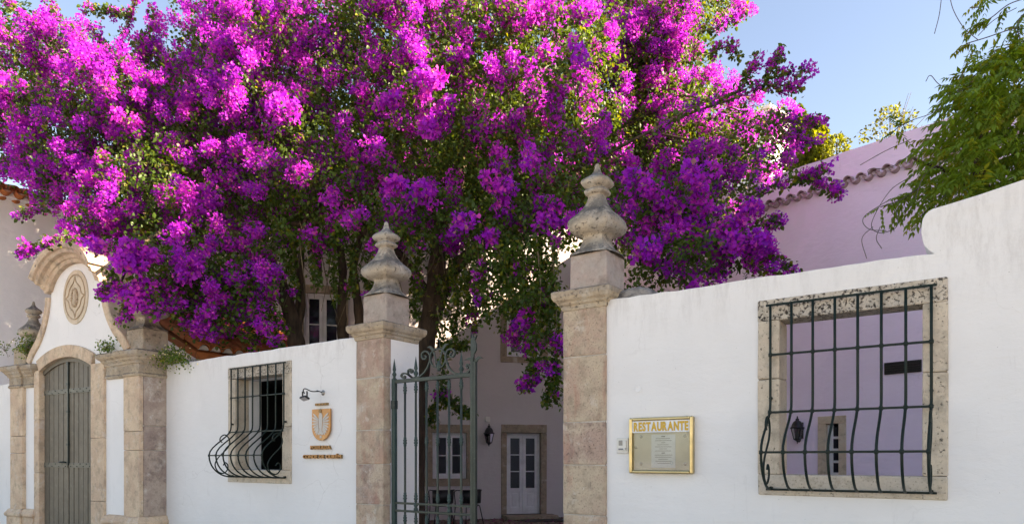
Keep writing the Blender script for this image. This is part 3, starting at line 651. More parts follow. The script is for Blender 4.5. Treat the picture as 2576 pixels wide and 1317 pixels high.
MB().box(-.06, .06, -.05, .002, -.06, .06).build('junction_box', 'plastic_white', None, .006).matrix_world = Matrix.Translation(FAC.world((bx_[0] + bx_[1]) / 2, 0, (bx_[2] + bx_[3]) / 2)) @ Matrix.Rotation(FAC.phi, 4, 'Z')
tag(bpy.data.objects['junction_box'], 'small pale junction box above the wall lantern by the house door', 'junction box')

def lantern(label):
    t = empty('wall_lantern', label, 'lantern', group='black wall lanterns')
    def ring6(r, z): return [(r * math.cos(math.pi / 3 * k + math.pi / 6), r * math.sin(math.pi / 3 * k + math.pi / 6) - .2, z) for k in range(6)]
    B_, T_ = ring6(.075, -.13), ring6(.13, .11)
    for k in range(6):
        MB().tube([B_[k], T_[k]], .009, 6).build('frame_bar', 'black_metal', t)
        k2 = (k + 1) % 6; MB().add([B_[k], B_[k2], T_[k2], T_[k]], [(0, 1, 2, 3)]).build('pane', 'glass_lamp', t)
    MB().lathe((0, -.2, .10), [(.15, 0), (.15, .02), (.125, .035), (.11, .09), (.085, .14), (.05, .17), (.035, .18), (.04, .20), (.03, .215), (.012, .23), (.016, .25), (.005, .275)], 12).build('cap', 'black_metal', t, smooth=True)
    MB().lathe((0, -.2, -.235), [(.004, 0), (.014, .02), (.008, .04), (.03, .06), (.06, .085), (.085, .098), (.085, .112)], 12).build('base', 'black_metal', t, smooth=True)
    MB().tube(smoothline([(0, 0, -.06), (0, -.05, -.14), (0, -.12, -.19), (0, -.2, -.16)], 5), .012, 6).build('bracket', 'black_metal', t, smooth=True)
    MB().tube([(0, 0, .2), (0, -.1, .26), (0, -.2, .24)], .011, 6).build('bracket', 'black_metal', t, smooth=True)
    MB().box(-.04, .04, -.012, .004, -.12, .24).build('wall_plate', 'black_metal', t, .004)
    MB().lathe((0, -.2, -.12), [(.02, 0), (.02, .1), (.028, .13), (.015, .17)], 8).build('bulb', 'curtain', t, smooth=True)
    return t
def put_lantern(t, fr, x, ytop, ybot):
    u, zt = fr.on(x, ytop, -.2); _, zb = fr.on(x, ybot, -.2); k = (zt - zb) / .61
    t.location = fr.world(u, 0, 0); t.location.z = zb + .235 * k; t.rotation_euler = (0, 0, fr.phi); t.scale = (k, k, k)
lt = lantern('black wall lantern beside the white glazed house door'); put_lantern(lt, FAC, 1230.5, 1064, 1122)
lt2 = copy_tree(lt); lt2['label'] = 'black wall lantern on the lilac wall seen through the barred window'; put_lantern(lt2, PINK, 2005, 1045, 1115)

# lilac building
lil = froot('lilac_building', 'tall lilac plastered building with a course of roof tiles along its wall', 'building', PINK)
zt = (PINK.on(1915, 527)[1] + PINK.on(2090, 471)[1] + PINK.on(2265, 415)[1]) / 3
zp_ = (PINK.on(2060, 405, .12)[1] + PINK.on(2350, 310, .12)[1]) / 2
print('tile z', [PINK.on(1915, 527)[1], PINK.on(2090, 471)[1], PINK.on(2265, 415)[1]], 'top', PINK.on(2060, 405, .12)[1], PINK.on(2350, 310, .12)[1])
pO = prect(PINK, 2058, 1045, 2129, 1290); pO = (pO[0], pO[1], 0, pO[3]); pI = prect(PINK, 2078, 1064, 2110, 1290)
slab('wall', [([(-5.6, -.05), (9.8, -.05), (9.8, zt), (-5.6, zt)], [rect(pO[0] + .01, pO[1] - .01, .01, pO[3] - .01)], 0, .5)], 'plaster_lilac', lil)
slab('parapet', [([(-5.6, zt), (9.8, zt)] + wavy(9.8, -5.6, zp_, 40, .01), [], .10, .5)], 'plaster_lilac', lil, .02)
MB().box(-5.6, 9.7, .5, 9, 0, zt - .05).build('back_volume', 'plaster_lilac', lil)
MB().add([(-5.4, .55, zp_ - .15), (9.7, .55, zp_ - .15), (9.7, 9, zp_ - .15), (-5.4, 9, zp_ - .15), (-3.5, 7, zp_ + 2.5), (8.5, 7, zp_ + 2.5)], [(0, 1, 5, 4), (1, 2, 5), (2, 3, 4, 5), (3, 0, 4), (3, 2, 1, 0)]).build('roof', 'terracotta', lil)  # roof added out of sight behind the parapet to lengthen its shade
surround(lil, pO, (pI[0], pI[1], 0, pI[3]), mt='stone_medallion', sill=False)
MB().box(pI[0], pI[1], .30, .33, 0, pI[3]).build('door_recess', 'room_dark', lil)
dd = bpy.data.objects.new('door', None); COL.objects.link(dd); dd.parent = lil
MB().box(pI[0] + .002, pI[0] + (pI[1] - pI[0]) * .45, .06, .11, .05, pI[3] - .02).build('door_stile', 'white_joinery', dd, .004)
for i in range(7):
    z0 = .5 + i * (pI[3] - .55) / 7; z1 = z0 + (pI[3] - .55) / 7
    MB().box(pI[0] + (pI[1] - pI[0]) * .45, pI[1] - .02, .08, .085, z0 + .03, z1 - .02).build('pane', 'pane_dark', dd)
    MB().box(pI[0] + (pI[1] - pI[0]) * .45, pI[1] - .002, .065, .105, z0 - .02, z0 + .03).build('glazing_bar', 'white_joinery', dd, .004)
MB().box(pI[1] - .02, pI[1] - .002, .066, .104, .5, pI[3] - .02).build('glazing_bar', 'white_joinery', dd)
def tile_mesh(r0, r1, L, th=.014, k=7, nm='tile'):        # half-round tile along +y (wide end at y=0), crown up
    mb = MB(); vs = []
    for y, r in ((0, r0), (L, r1)):
        for rr in (r, r - th):
            for q in range(k + 1):
                a = math.pi * q / k; vs.append((rr * math.cos(a), y, rr * math.sin(a)))
    n = k + 1; fs = []
    for q in range(k):
        fs += [(q, q + 1, 2 * n + q + 1, 2 * n + q), (n + q, 3 * n + q, 3 * n + q + 1, n + q + 1), (q, n + q, n + q + 1, q + 1), (2 * n + q, 2 * n + q + 1, 3 * n + q + 1, 3 * n + q)]
    fs += [(0, 2 * n, 3 * n, n), (n - 1, 2 * n - 1, 4 * n - 1, 3 * n - 1)]
    me = mb.add(vs, fs).mesh(nm); return me
tm = tile_mesh(.088, .078, .30); tm.materials.append(M['terracotta_pale'])
mortar = MB()
for i in range(64):
    u = -5.0 + i * .235
    o = link('tile', tm, None, lil); o.location = (u + rnd.uniform(-.012, .012), -.13 + rnd.uniform(-.015, .015), zt - .01 + rnd.uniform(-.012, .012)); o.rotation_euler = (math.radians(10), 0, rnd.uniform(-.05, .05))
for i in range(63):
    o = link('channel_tile', tm, None, lil); o.location = (-5.0 + .1175 + i * .235, -.11 + rnd.uniform(-.015, .015), zt + .0 + rnd.uniform(-.008, .008)); o.rotation_euler = (math.radians(10), math.radians(180), 0)
MB().box(-5.6, 9.8, -.02, .10, zt - .02, zt + .06).build('mortar_bed', 'plaster_lilac', lil, .01)
vr = prect(PINK, 2225.5, 908, 2319, 938)
vent = froot('wall_vent', 'black slatted vent on the lilac wall seen through the barred window', 'vent', PINK, vr[0], 0, vr[2])
vw, vh = vr[1] - vr[0], vr[3] - vr[2]
MB().box(0, vw, -.03, .004, 0, vh).build('vent_box', 'black', vent, .006)
for i in range(4): MB().box(.03, vw - .03, -.05, -.03, .03 + i * (vh - .05) / 4, .03 + i * (vh - .05) / 4 + .018).build('slat', 'black_metal', vent)

# white house to the far side of the doorway
lh = froot('white_house', 'tall white house with tiled eave behind the arched doorway', 'house', LEFT)
ze = LEFT.on(50, 492)[1]
MB().box(.06, 8, 0, 5, 0, ze - .02).build('wall', 'plaster_pale', lh)
MB().box(-.1, 8, -.16, .2, ze - .14, ze - .03).build('eave_band', 'plaster_pale', lh, .02)
tm2 = tile_mesh(.10, .085, .42); tm2.materials.append(M['terracotta'])
for i in range(33):
    o = link('tile', tm2, None, lh); o.location = (-.1 + i * .23, -.30, ze - .03); o.rotation_euler = (math.radians(18), 0, rnd.uniform(-.04, .04))
    if i < 32:
        o = link('channel_tile', tm2, None, lh); o.location = (-.1 + .115 + i * .23, -.27, ze + .0); o.rotation_euler = (math.radians(18), math.radians(180), 0)
MB().add([(-.2, -.2, ze - .02), (8, -.2, ze - .02), (8, 5, ze + 1.6), (-.2, 5, ze + 1.6), (-.2, -.2, ze + .05), (8, -.2, ze + .05), (8, 5, ze + 1.7), (-.2, 5, ze + 1.7)],
         [(0, 3, 2, 1), (4, 5, 6, 7), (0, 1, 5, 4), (1, 2, 6, 5), (2, 3, 7, 6), (3, 0, 4, 7)]).build('roof', 'terracotta', lh)

# porch roof behind the doorway, falling towards the gate
pr_ = empty('porch_roof', 'small orange clay tile roof behind the arched doorway', 'roof', (-9.25, .45, 3.03))
sl_ = math.atan2(3.92 - 3.03, 2.0); L_ = math.hypot(2.0, .89)
tm3 = tile_mesh(.095, .078, .46); tm3.materials.append(M['terracotta'])
for c in range(14):
    y = .12 + c * .19
    for r in range(5):
        o = link('tile', tm3, None, pr_); d = r * .42
        o.location = (-d * math.cos(sl_), y, d * math.sin(sl_) + .03 + .012); o.rotation_euler = (sl_ + .03 + rnd.uniform(-.01, .01), 0, math.radians(90) + rnd.uniform(-.03, .03))
    MB().add([(0, .07 * math.cos(math.pi * q / 8), .07 * math.sin(math.pi * q / 8)) for q in range(9)] + [(-.05, .07 * math.cos(math.pi * q / 8), .07 * math.sin(math.pi * q / 8)) for q in range(9)],
             [tuple(range(9)), tuple(range(17, 8, -1))] + [(q, q + 9, (q + 1) % 9 + 9, (q + 1) % 9) for q in range(9)]).build('mortar_plug', 'lime_mortar', pr_).location = (.0, y, .04)
MB().add([(.0, 0, 0), (.0, 2.75, 0), (-2.0, 2.75, .89), (-2.0, 0, .89), (.0, 0, -.1), (.0, 2.75, -.1), (-2.0, 2.75, .79), (-2.0, 0, .79)],
         [(0, 1, 2, 3), (7, 6, 5, 4), (0, 4, 5, 1), (1, 5, 6, 2), (2, 6, 7, 3), (3, 7, 4, 0)]).build('deck', 'terracotta', pr_)
MB().box(-1.95, -.08, .05, 2.7, -3.03, -.08).build('wall', 'plaster_pale', pr_)
# dark store room behind the left street window
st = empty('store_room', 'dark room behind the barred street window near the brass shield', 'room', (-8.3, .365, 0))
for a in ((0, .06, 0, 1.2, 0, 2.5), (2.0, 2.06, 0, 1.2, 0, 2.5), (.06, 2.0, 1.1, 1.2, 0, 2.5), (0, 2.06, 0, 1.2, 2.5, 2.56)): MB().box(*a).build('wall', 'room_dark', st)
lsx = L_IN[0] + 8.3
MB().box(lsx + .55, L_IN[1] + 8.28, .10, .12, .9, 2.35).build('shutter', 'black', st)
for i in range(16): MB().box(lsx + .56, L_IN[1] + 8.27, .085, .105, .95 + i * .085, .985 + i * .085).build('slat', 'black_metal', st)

# sunlit white house far behind
wt = empty('white_tower_house', 'sunlit white house rising behind the bougainvillea beyond the lilac wall', 'house', at(1890, 700, 25).to_tuple()[:2] + (0,), YAW + math.radians(40))
ztop = at(1890, 352, 25).z
MB().box(-1.6, 1.6, -1.6, 1.6, 0, ztop).build('wall', 'plaster_pale', wt, .03)
MB().box(-1.7, 1.7, -1.7, 1.7, ztop, ztop + .12).build('cornice', 'plaster_pale', wt, .03)
MB().squares((0, 0, ztop + .12), [(1.55, 0), (1.5, .1), (.02, .32)]).build('roof', 'terracotta', wt)
nh = empty('added_shade_house', 'tall white neighbouring house beyond the high end of the street wall', 'house', (6.0, -1.0, 0))
NH_H = 11.1  # out-of-view block, added so its height sets the shade line on the crown
MB().box(0, 9, 0, 10.5, 0, NH_H).build('wall', 'plaster_pale', nh)
MB().box(-.2, 9.2, -.2, 10.7, NH_H, NH_H + .15).build('cornice', 'plaster_pale', nh)
MB().add([(-.35, -.35, NH_H + .15), (9.35, -.35, NH_H + .15), (9.35, 10.85, NH_H + .15), (-.35, 10.85, NH_H + .15), (3, 2.8, NH_H + 1.0), (6.3, 2.8, NH_H + 1.0)], [(0, 1, 5, 4), (1, 2, 5), (2, 3, 4, 5), (3, 0, 4), (3, 2, 1, 0)]).build('roof', 'terracotta', nh)

# ------------------------------------------------------------------ chairs
def chair(label):
    t = empty('armchair', label, 'chair', group='dark chairs in the courtyard')
    n = 14; r = .27
    ring = [(r * math.sin(a), .02 + r * .9 * math.cos(a)) for a in [math.radians(-110 + 220 * i / n) for i in range(n + 1)]]
    mb = MB(); vs = [(x, y, .50) for x, y in ring[3:-3]] + [(x * 1.04, y * 1.06, .80) for x, y in ring[3:-3]] + [(x * .95, y * .95, .50) for x, y in ring[3:-3]] + [(x * 1.0, y * 1.02, .80) for x, y in ring[3:-3]]
    k = n + 1 - 6; fs = []
    for i in range(k - 1): fs += [(i, i + 1, k + i + 1, k + i), (2 * k + i, 3 * k + i, 3 * k + i + 1, 2 * k + i + 1), (k + i, k + i + 1, 3 * k + i + 1, 3 * k + i), (i, 2 * k + i, 2 * k + i + 1, i + 1)]
    mb.add(vs, fs).build('backrest', 'black_metal', t, smooth=True)
    MB().lathe((0, 0, .43), [(.02, 0), (.23, 0), (.25, .015), (.23, .035), (.02, .03)], 18).build('seat', 'black_metal', t, smooth=True)
    MB().tube([(x * 1.05, y * 1.06, .80) for x, y in ring], .013, 8).build('arm_rail', 'black_metal', t, smooth=True)
    for sx in (-1, 1):
        MB().tube(smoothline([(ring[0][0] * 1.05 * -sx, ring[0][1] * 1.06, .80), (sx * .28, -.2, .74), (sx * .25, -.22, .45), (sx * .27, -.26, .0)], 5), .013, 8).build('leg', 'black_metal', t, smooth=True)
        MB().tube([(sx * .17, .2, .45), (sx * .23, .3, 0)], .013, 8).build('leg', 'black_metal', t, smooth=True)
    return t
def put_chair(t, x, rz):
    p = at(x, 1232, 15.9); t.location = (p.x, p.y, 0); t.rotation_euler = (0, 0, rz)
ch = chair('dark metal armchair nearer the glazed door, behind the iron gate'); put_chair(ch, 1180, YAW + math.radians(200 - 180 + 190))
c2 = copy_tree(ch); c2['label'] = 'dark metal armchair below the courtyard window, farther from the glazed door'; put_chair(c2, 1112, YAW + math.radians(195))

# ------------------------------------------------------------------ signs on the street wall
BO = wr(1582, 1052, 1742.5, 1043, 1190.5, 1190, -.05)
box = empty('menu_case', 'brass framed wall case with restaurant menu beside the gate pier', 'menu case', (BO[0], 0, BO[2])); bw, bh = BO[1] - BO[0], BO[3] - BO[2]
MB().box(.008, bw - .008, -.012, .001, .008, bh - .008).build('backing', 'menu_back', box)
fr_ = .026
for a in ((0, fr_, 0, bh), (bw - fr_, bw, 0, bh), (fr_, bw - fr_, 0, fr_), (fr_, bw - fr_, bh - fr_, bh)):
    MB().box(a[0], a[1], -.055, -.001, a[2], a[3]).build('frame', 'brass', box, .011, 3)
hz0 = bh - fr_ - .090
MB().box(fr_, bw - fr_, -.042, -.034, hz0, bh - fr_).build('header', 'paper', box)
write('RESTAURANTE', fr_ + .012, bw - fr_ - .010, hz0 + .014, .064, -.043, .004, 'brass_letter', box, .0042, fit=.93)
MB().box(bw * .335, bw * .335 + .195, -.0145, -.0125, .045, .045 + .255).build('menu_sheet', 'paper', box)
for i, (f0, f1) in enumerate(((.42, .58), (.2, .78), (.16, .84), (.42, .58), (.26, .72), (.16, .84), (.34, .66), (.16, .82), (.43, .57), (.14, .88), (.16, .84), (.3, .7), (.18, .84), (.26, .8))):
    z = .285 - i * .0158; h = .0032 if i not in (0, 8) else .006
    MB().box(bw * .335 + .195 * f0, bw * .335 + .195 * f1, -.0155, -.0146, z - h / 2, z + h / 2).build('print_line', 'ink', box)
MB().tube([(bw * .335 + .165 + .011 * math.cos(a / 8 * math.pi), -.0152, .082 + .011 * math.sin(a / 8 * math.pi)) for a in range(17)], .0012, 4).build('stamp', 'stamp_ink', box)
for fx, fz in ((.17, .66), (.86, .66), (.17, .17), (.86, .17), (.085, .47)):
    o = MB().lathe((0, 0, 0), [(.013, 0), (.013, .003), (.007, .004), (.006, .009), (.001, .0095)], 10).build('screw', 'steel', box, smooth=False); o.location = (fx * bw, -.0125, fz * bh); o.rotation_euler = (math.radians(90), 0, 0)
MB().box(bw * .29, bw * .325, -.0142, -.0125, .15, .22).build('paper_scrap', 'lime_mortar', box).rotation_euler = (0, .1, 0)
MB().box(fr_ - .004, bw - fr_ + .004, -.032, -.029, fr_ - .004, hz0 + .004).build('glass', 'glass', box)
IC = wr(1551, 1101, 1581.5, 1100, 1138.5, 1139, -.012)
ic = empty('intercom', 'small pale intercom panel tucked against the brass menu case', 'intercom', (IC[0], 0, IC[2])); iw, ih = IC[1] - IC[0] - .004, IC[3] - IC[2]
MB().box(0, iw, -.014, .001, 0, ih).build('back_plate', 'plastic_white', ic, .005)
MB().box(.016, iw - .014, -.022, -.013, .02, ih - .02).build('front_plate', 'plastic_white', ic, .004)
for i in range(6): MB().box(.024, iw * .56, -.0235, -.0215, ih * .52 + i * .0068, ih * .52 + i * .0068 + .0035).build('speaker_slot', 'black', ic)
MB().box(.022, iw * .62, -.0235, -.0215, .028, .038).build('name_strip', 'ink', ic)
o = MB().lathe((0, 0, 0), [(.007, 0), (.007, .003), (.001, .004)], 10).build('call_button', 'steel', ic); o.location = (iw * .82, -.022, .036); o.rotation_euler = (math.radians(90), 0, 0)

SH = wr(785.3, 1029, 830.5, 1026, 1107, 1107, -.03)
shd = empty('shield_plaque', 'orange bronze shield with spread eagle emblem on the white wall', 'plaque', (SH[0], 0, SH[2])); w_, h_ = SH[1] - SH[0], SH[3] - SH[2]
outl = [(0, h_)] + [(0, h_ * .42)] + arc(w_ / 2, h_ * .42, w_ / 2, h_ * .42, 180, 360, 16)[1:-1] + [(w_, h_ * .42), (w_, h_)]
slab('shield', [(outl, [], -.034, -.012)], 'bronze', shd, .004)
for zz in (.2, .8): MB().tube([(w_ / 2, -.013, h_ * zz), (w_ / 2, .004, h_ * zz)], .01, 6).build('stand_off', 'steel', shd)
def fea(x, z, ang_, L, wd, mt='relief'):
    d = Vector((math.cos(ang_), math.sin(ang_))); p = Vector((-d.y, d.x)); a = Vector((x, z))
    pts = [a + p * wd * .4, a - p * wd * .4, a + d * L * .7 - p * wd, a + d * L, a + d * L * .7 + p * wd]
    MB().prism([(q.x, q.y) for q in pts], -.038, -.033).build('feather', mt, shd)
ecx, ecz = w_ * .5, h_ * .60
for i in range(8):
    for sx in (1, -1):
        a = math.radians(38 - i * 15); L = (.40 - .012 * i) * w_
        fea(ecx + sx * .035, ecz + .02 - i * .012, a if sx > 0 else math.pi - a, L, .0115)
for a in (-75, -90, -105): fea(ecx, ecz - .06, math.radians(a), .26 * w_, .012)
MB().prism([(ecx - .024, ecz - .07), (ecx + .024, ecz - .07), (ecx + .03, ecz + .06), (ecx + .012, ecz + .10), (ecx - .012, ecz + .10), (ecx - .03, ecz + .06)], -.041, -.033).build('eagle_body', 'relief', shd, .004)
MB().prism([(ecx - .02, ecz + .095), (ecx + .012, ecz + .09), (ecx + .02, ecz + .12), (ecx + .004, ecz + .14), (ecx - .016, ecz + .135), (ecx - .036, ecz + .115)], -.042, -.033).build('eagle_head', 'bronze_dark', shd, .003)
cz = h_ * .25
for dx, dz, s2 in ((-.045, .03, .017), (0, .03, .02), (.045, .03, .017), (-.03, -.01, .015), (.03, -.01, .015), (0, -.045, .015), (0, -.005, .014)):
    MB().box(ecx + dx - s2, ecx + dx + s2, -.039, -.033, cz + dz - s2, cz + dz + s2).build('crest_block', 'relief', shd, .004)
ST = wr(792.4, 1013.5, 823.6, 1012, 1019, 1018.5, -.02)
stp = empty('star_plate', 'narrow bronze plate with small stars above the eagle shield', 'plaque', (ST[0], 0, ST[2])); sw, s_h = ST[1] - ST[0], ST[3] - ST[2]
MB().box(0, sw, -.022, .001, 0, s_h).build('plate', 'bronze_dark', stp, .002)
for i in range(4):
    cx_, cz_ = sw * (.14 + .24 * i), s_h / 2; star = [(cx_ + (s_h * (.36 if k % 2 == 0 else .16)) * math.sin(math.pi * k / 5), cz_ + (s_h * (.36 if k % 2 == 0 else .16)) * math.cos(math.pi * k / 5)) for k in range(10)]
    MB().prism(star, -.026, -.021).build('star', 'bronze', stp)
for txt, a, lab in (('POUSADA', wr(783.7, 1120, 833.5, 1119, 1129, 1129, -.01), 'bronze letters reading POUSADA below the eagle shield'), ('CONDE DE OURÉM', wr(765, 1143, 860.5, 1142, 1152, 1151.5, -.01), 'bronze letters reading CONDE DE OURÉM, lowest line on the wall')):
    lt_ = empty('wall_lettering', lab, 'lettering', (a[0], 0, a[2]))
    write(txt, 0, a[1] - a[0], 0, a[3] - a[2], -.014, .028, 'bronze_dark', lt_, .0012, fit=.86)
    for c_ in list(lt_.children):          # bright front faces on darker metal edges
        f_ = link('letter_face', c_.data.copy(), None, c_); f_.data.materials.clear(); f_.data.materials.append(M['bronze']); f_.scale = (1, .06, 1); f_.location = (0, -.0150, 0)
SPt = [WALL.on(730.3 + x * .1764, 946.1 + y * .1764, -.12) for x, y in ((290, 290), (270, 205), (300, 182), (345, 215))]; aw = WALL.on(730.3 + 470 * .1764, 946.1 + 232 * .1764, 0)
sp_ = empty('sign_spotlight', 'small black wall spotlight on a curved arm above the eagle shield', 'spotlight', (aw[0], 0, aw[1]))
loc = lambda x, y, z: (x - aw[0], y, z - aw[1])
MB().tube(smoothline([(0, 0, 0), (-.03, -.06, .02), loc(SPt[3][0] + .06, -.12, SPt[3][1]), loc(SPt[3][0], -.16, SPt[3][1]), loc(SPt[2][0], -.2, SPt[2][1]), loc(SPt[1][0], -.2, SPt[1][1]), loc(SPt[0][0], -.2, SPt[0][1] + .03)], 5), .006, 6).build('arm', 'black_metal', sp_, smooth=True)
o = MB().lathe((0, 0, 0), [(.03, 0), (.03, .004), (.012, .012)], 12).build('wall_rose', 'steel', sp_); o.rotation_euler = (math.radians(90), 0, 0)
hx, hzz = SPt[0][0] - aw[0], SPt[0][1] - aw[1]
o = MB().box(-.048, .048, -.034, .034, -.012, .012).build('lamp_head', 'black_metal', sp_, .006); o.location = (hx + .0, -.2, hzz - .02); o.rotation_euler = (math.radians(-25), math.radians(-8), 0)
o = MB().box(-.042, .042, -.028, .028, -.015, -.011).build('lamp_glass', 'curtain', sp_); o.location = (hx + .0, -.2, hzz - .02); o.rotation_euler = (math.radians(-25), math.radians(-8), 0)
for sx in (-.036, .036): MB().box(hx + sx - .006, hx + sx + .006, -.205, -.19, hzz - .02, hzz + .055).build('yoke', 'black_metal', sp_, .002)
# ------------------------------------------------------------------ foliage
LEAF_T = np.array([(0, 0, 0), (.28, .36, .10), (.68, .27, .06), (1, 0, -.06), (.68, -.27, .06), (.28, -.36, .10)], float)
LEAF_F = np.array([(0, 1, 2, 3), (0, 3, 4, 5)])
BR_T = np.array([(0, 0, 0), (.55, .46, .16), (1, 0, .04), (.55, -.46, .16)], float)
BR_F = np.array([(0, 1, 2), (0, 2, 3)])
LN_T = np.array([(0, 0, 0), (.38, .21, .06), (1, 0, -.10), (.38, -.21, .06)], float)
def unit(a): return a / np.maximum(np.linalg.norm(a, axis=-1, keepdims=True), 1e-9)
def rdir(n): return unit(RNG.normal(size=(n, 3)))
class Leaves:                              # collects leaf-sized faces, joined at the end
    def __init__(s, T, Fc): s.T, s.F = T, Fc; s.P, s.A, s.N, s.S, s.C = [], [], [], [], []
    def add(s, P, A, N, S, C): s.P.append(P); s.A.append(A); s.N.append(N); s.S.append(S); s.C.append(C)
    def mesh(s, name, mat, origin=(0, 0, 0)):
        P, A, N, S, C = (np.concatenate(x) for x in (s.P, s.A, s.N, s.S, s.C))
        A = unit(A); B = unit(np.cross(N, A)); N = np.cross(A, B); n, k, m = len(P), len(s.T), s.F.shape[1]
        V = P[:, None, :] - np.array(origin) + S[:, None, None] * (s.T[None, :, 0:1] * A[:, None] + s.T[None, :, 1:2] * B[:, None] + s.T[None, :, 2:3] * N[:, None])
        FI = (s.F[None] + (np.arange(n) * k)[:, None, None]).reshape(-1, m)
        me = bpy.data.meshes.new(name); me.vertices.add(n * k); me.vertices.foreach_set('co', V.astype(np.float32).ravel())
        me.loops.add(FI.size); me.loops.foreach_set('vertex_index', FI.ravel().astype(np.int32))
        me.polygons.add(len(FI)); me.polygons.foreach_set('loop_start', (np.arange(len(FI)) * m).astype(np.int32)); me.polygons.foreach_set('loop_total', np.full(len(FI), m, np.int32))
        me.update(calc_edges=True)
        ca = me.color_attributes.new('col', 'FLOAT_COLOR', 'POINT')
        c4 = np.ones((n * k, 4), np.float32); c4[:, :3] = np.repeat(C, k, axis=0); ca.data.foreach_set('color', c4.ravel())
        me.materials.append(M[mat]); return me
def greens(n, k=1.0, yellow=.15):
    base = np.array((.060, .112, .022)) * RNG.uniform(.55, 1.35, (n, 1)); y = RNG.random((n, 1)) < yellow
    return np.where(y, np.array((.16, .18, .025)) * RNG.uniform(.7, 1.2, (n, 1)), base) * k
def inside(px, py, poly):
    r = np.zeros(np.shape(px), bool); j = len(poly) - 1
    for i in range(len(poly)):
        xi, yi = poly[i]; xj, yj = poly[j]
        r ^= ((yi > py) != (yj > py)) & (px < (xj - xi) * (py - yi) / (yj - yi + 1e-12) + xi); j = i
    return r
LV = Leaves(LEAF_T, LEAF_F); BV = Leaves(BR_T, BR_F); CLUS = []      # CLUS: centre, radius, colour factor
def add_leaves(P, out, size=.052, k=1.0, yellow=.12):
    n = len(P)
    if not n: return
    A = unit(out * .5 + rdir(n) * .8 + np.array((0, 0, -.45))); N = unit(rdir(n) * .7 + out * .5 + np.array((0, 0, .7)))
    LV.add(P, A, N, size * RNG.uniform(.7, 1.35, n), greens(n, k, yellow))
def cluster_dirs(n):                       # bract fans on a small ball
    d = rdir(n); return d, unit(d * .55 + rdir(n) * .85), unit(d + rdir(n) * .5)
def add_cluster(c, R, tint=1.0):
    CLUS.append((np.array(c), R, tint))
def spray(p0, p1, droop, frac, leafn=26, cl=3, R=.095, lsize=.052):
    fl = RNG.random() < frac
    t = RNG.uniform(.15, .88 if fl else 1.05, leafn)[:, None]; p0, p1 = np.array(p0), np.array(p1); d = unit(p1 - p0)
    P = p0 + (p1 - p0) * t + np.array((0, 0, -1)) * droop * t ** 2 + RNG.normal(0, .055, (leafn, 3))
    add_leaves(P, np.repeat(d[None], leafn, 0), lsize)
    if fl:
        for i in range(int(RNG.integers(cl, cl + 3))):
            tt = 1.08 - i * .10 + RNG.normal(0, .03)
            add_cluster(p0 + (p1 - p0) * tt + np.array((0, 0, -1)) * droop * tt ** 2 + RNG.normal(0, .048, 3), R * RNG.uniform(.6, 1.3))
# outline of the bougainvillea crown (photo pixels); depth comes from the wall, piers and doorway it hangs over
OUT = [(-120, 60), (30, 40), (120, 20), (190, 60), (250, 110), (300, 140), (300, 30), (345, 20), (350, 130), (420, 110), (455, 60), (470, -160), (1880, -160), (1890, 30), (1850, 90), (1790, 140), (1800, 190), (1850, 240), (1960, 255), (2045, 290), (2050, 340),
       (1995, 370), (1990, 440), (1900, 470), (1880, 520), (1945, 570), (1960, 660), (1920, 700), (1600, 760), (1570, 600), (1440, 560), (1420, 840), (1380, 1000), (1320, 930), (1240, 790), (1195, 690), (1170, 640), (1040, 640), (940, 650), (880, 620), (760, 610), (725, 640), (700, 700),
       (715, 800), (690, 850), (620, 880), (540, 850), (470, 800), (430, 790), (330, 800), (285, 760), (250, 670), (150, 640), (120, 590), (170, 540), (60, 480), (-120, 470)]
DX = [-120, 0, 250, 450, 650, 900, 1200, 1420, 1500, 1650, 1850, 2050]
DD = [11.2, 11.0, 10.0, 10.0, 9.7, 9.1, 8.7, 8.5, 8.5, 8.5, 8.4, 8.6]
def depth(x, y):
    d = np.interp(x, DX, DD)
    if y < 520: d += (520 - y) / 520 * .9
    if y > 600 and 180 < x < 440: d = 8.75
    if y > 640 and 440 <= x < 760: d = 9.5
    if x > 1440 and y < 470: d += 3.2 * min(1, (x - 1440) / 120) * min(1, (470 - y) / 60)          # the sunlit bank stands well behind the shaded front
    return d
def flower_frac(x, y):
    if 440 < x < 760 and y > 670: return .36
    if x < 620: return .80 if y > 60 else .75
    if x < 860: return .60 if y < 480 else .26
    if x < 1250: return .55 if y < 110 else (.38 if y < 430 else .34)
    if x < 1560: return .40 if y < 330 else (.30 if y < 560 else .20)
    return .60
blobs = []; back = []
for layer, mind, tries in ((0, 62, 9000), (1, 85, 5000), (2, 110, 3000)):
    got = []
    for _ in range(tries):
        x, y = RNG.uniform(-110, 2060), RNG.uniform(-150, 1000); r = RNG.uniform(52, 100) * (1 + .25 * layer)
        if any((x - a) ** 2 + (y - b) ** 2 < mind ** 2 for a, b in got): continue
        a = np.linspace(0, 2 * np.pi, 9)[:-1]
        if not inside(x + .85 * r * np.cos(a), y + .85 * r * np.sin(a), OUT).all(): continue
        got.append((x, y)); d = depth(x, y) + layer * 1.15 + RNG.normal(0, .28)
        blobs.append((x, y, d, r * d / F, layer))
for x, y, r in ((465, 700, 52), (515, 725, 50), (565, 745, 52), (615, 745, 50), (660, 765, 46), (600, 805, 46), (645, 830, 40), (690, 770, 40), (555, 795, 44), (500, 775, 40), (450, 750, 40), (590, 690, 60), (530, 680, 60), (650, 700, 52), (690, 700, 44), (620, 845, 34), (470, 815, 36), (515, 830, 36), (560, 845, 34), (440, 790, 34)):
    d = 9.5 + RNG.normal(0, .15); blobs.append((x, y, d, r * d / F, 0))       # the skirt above the street wall
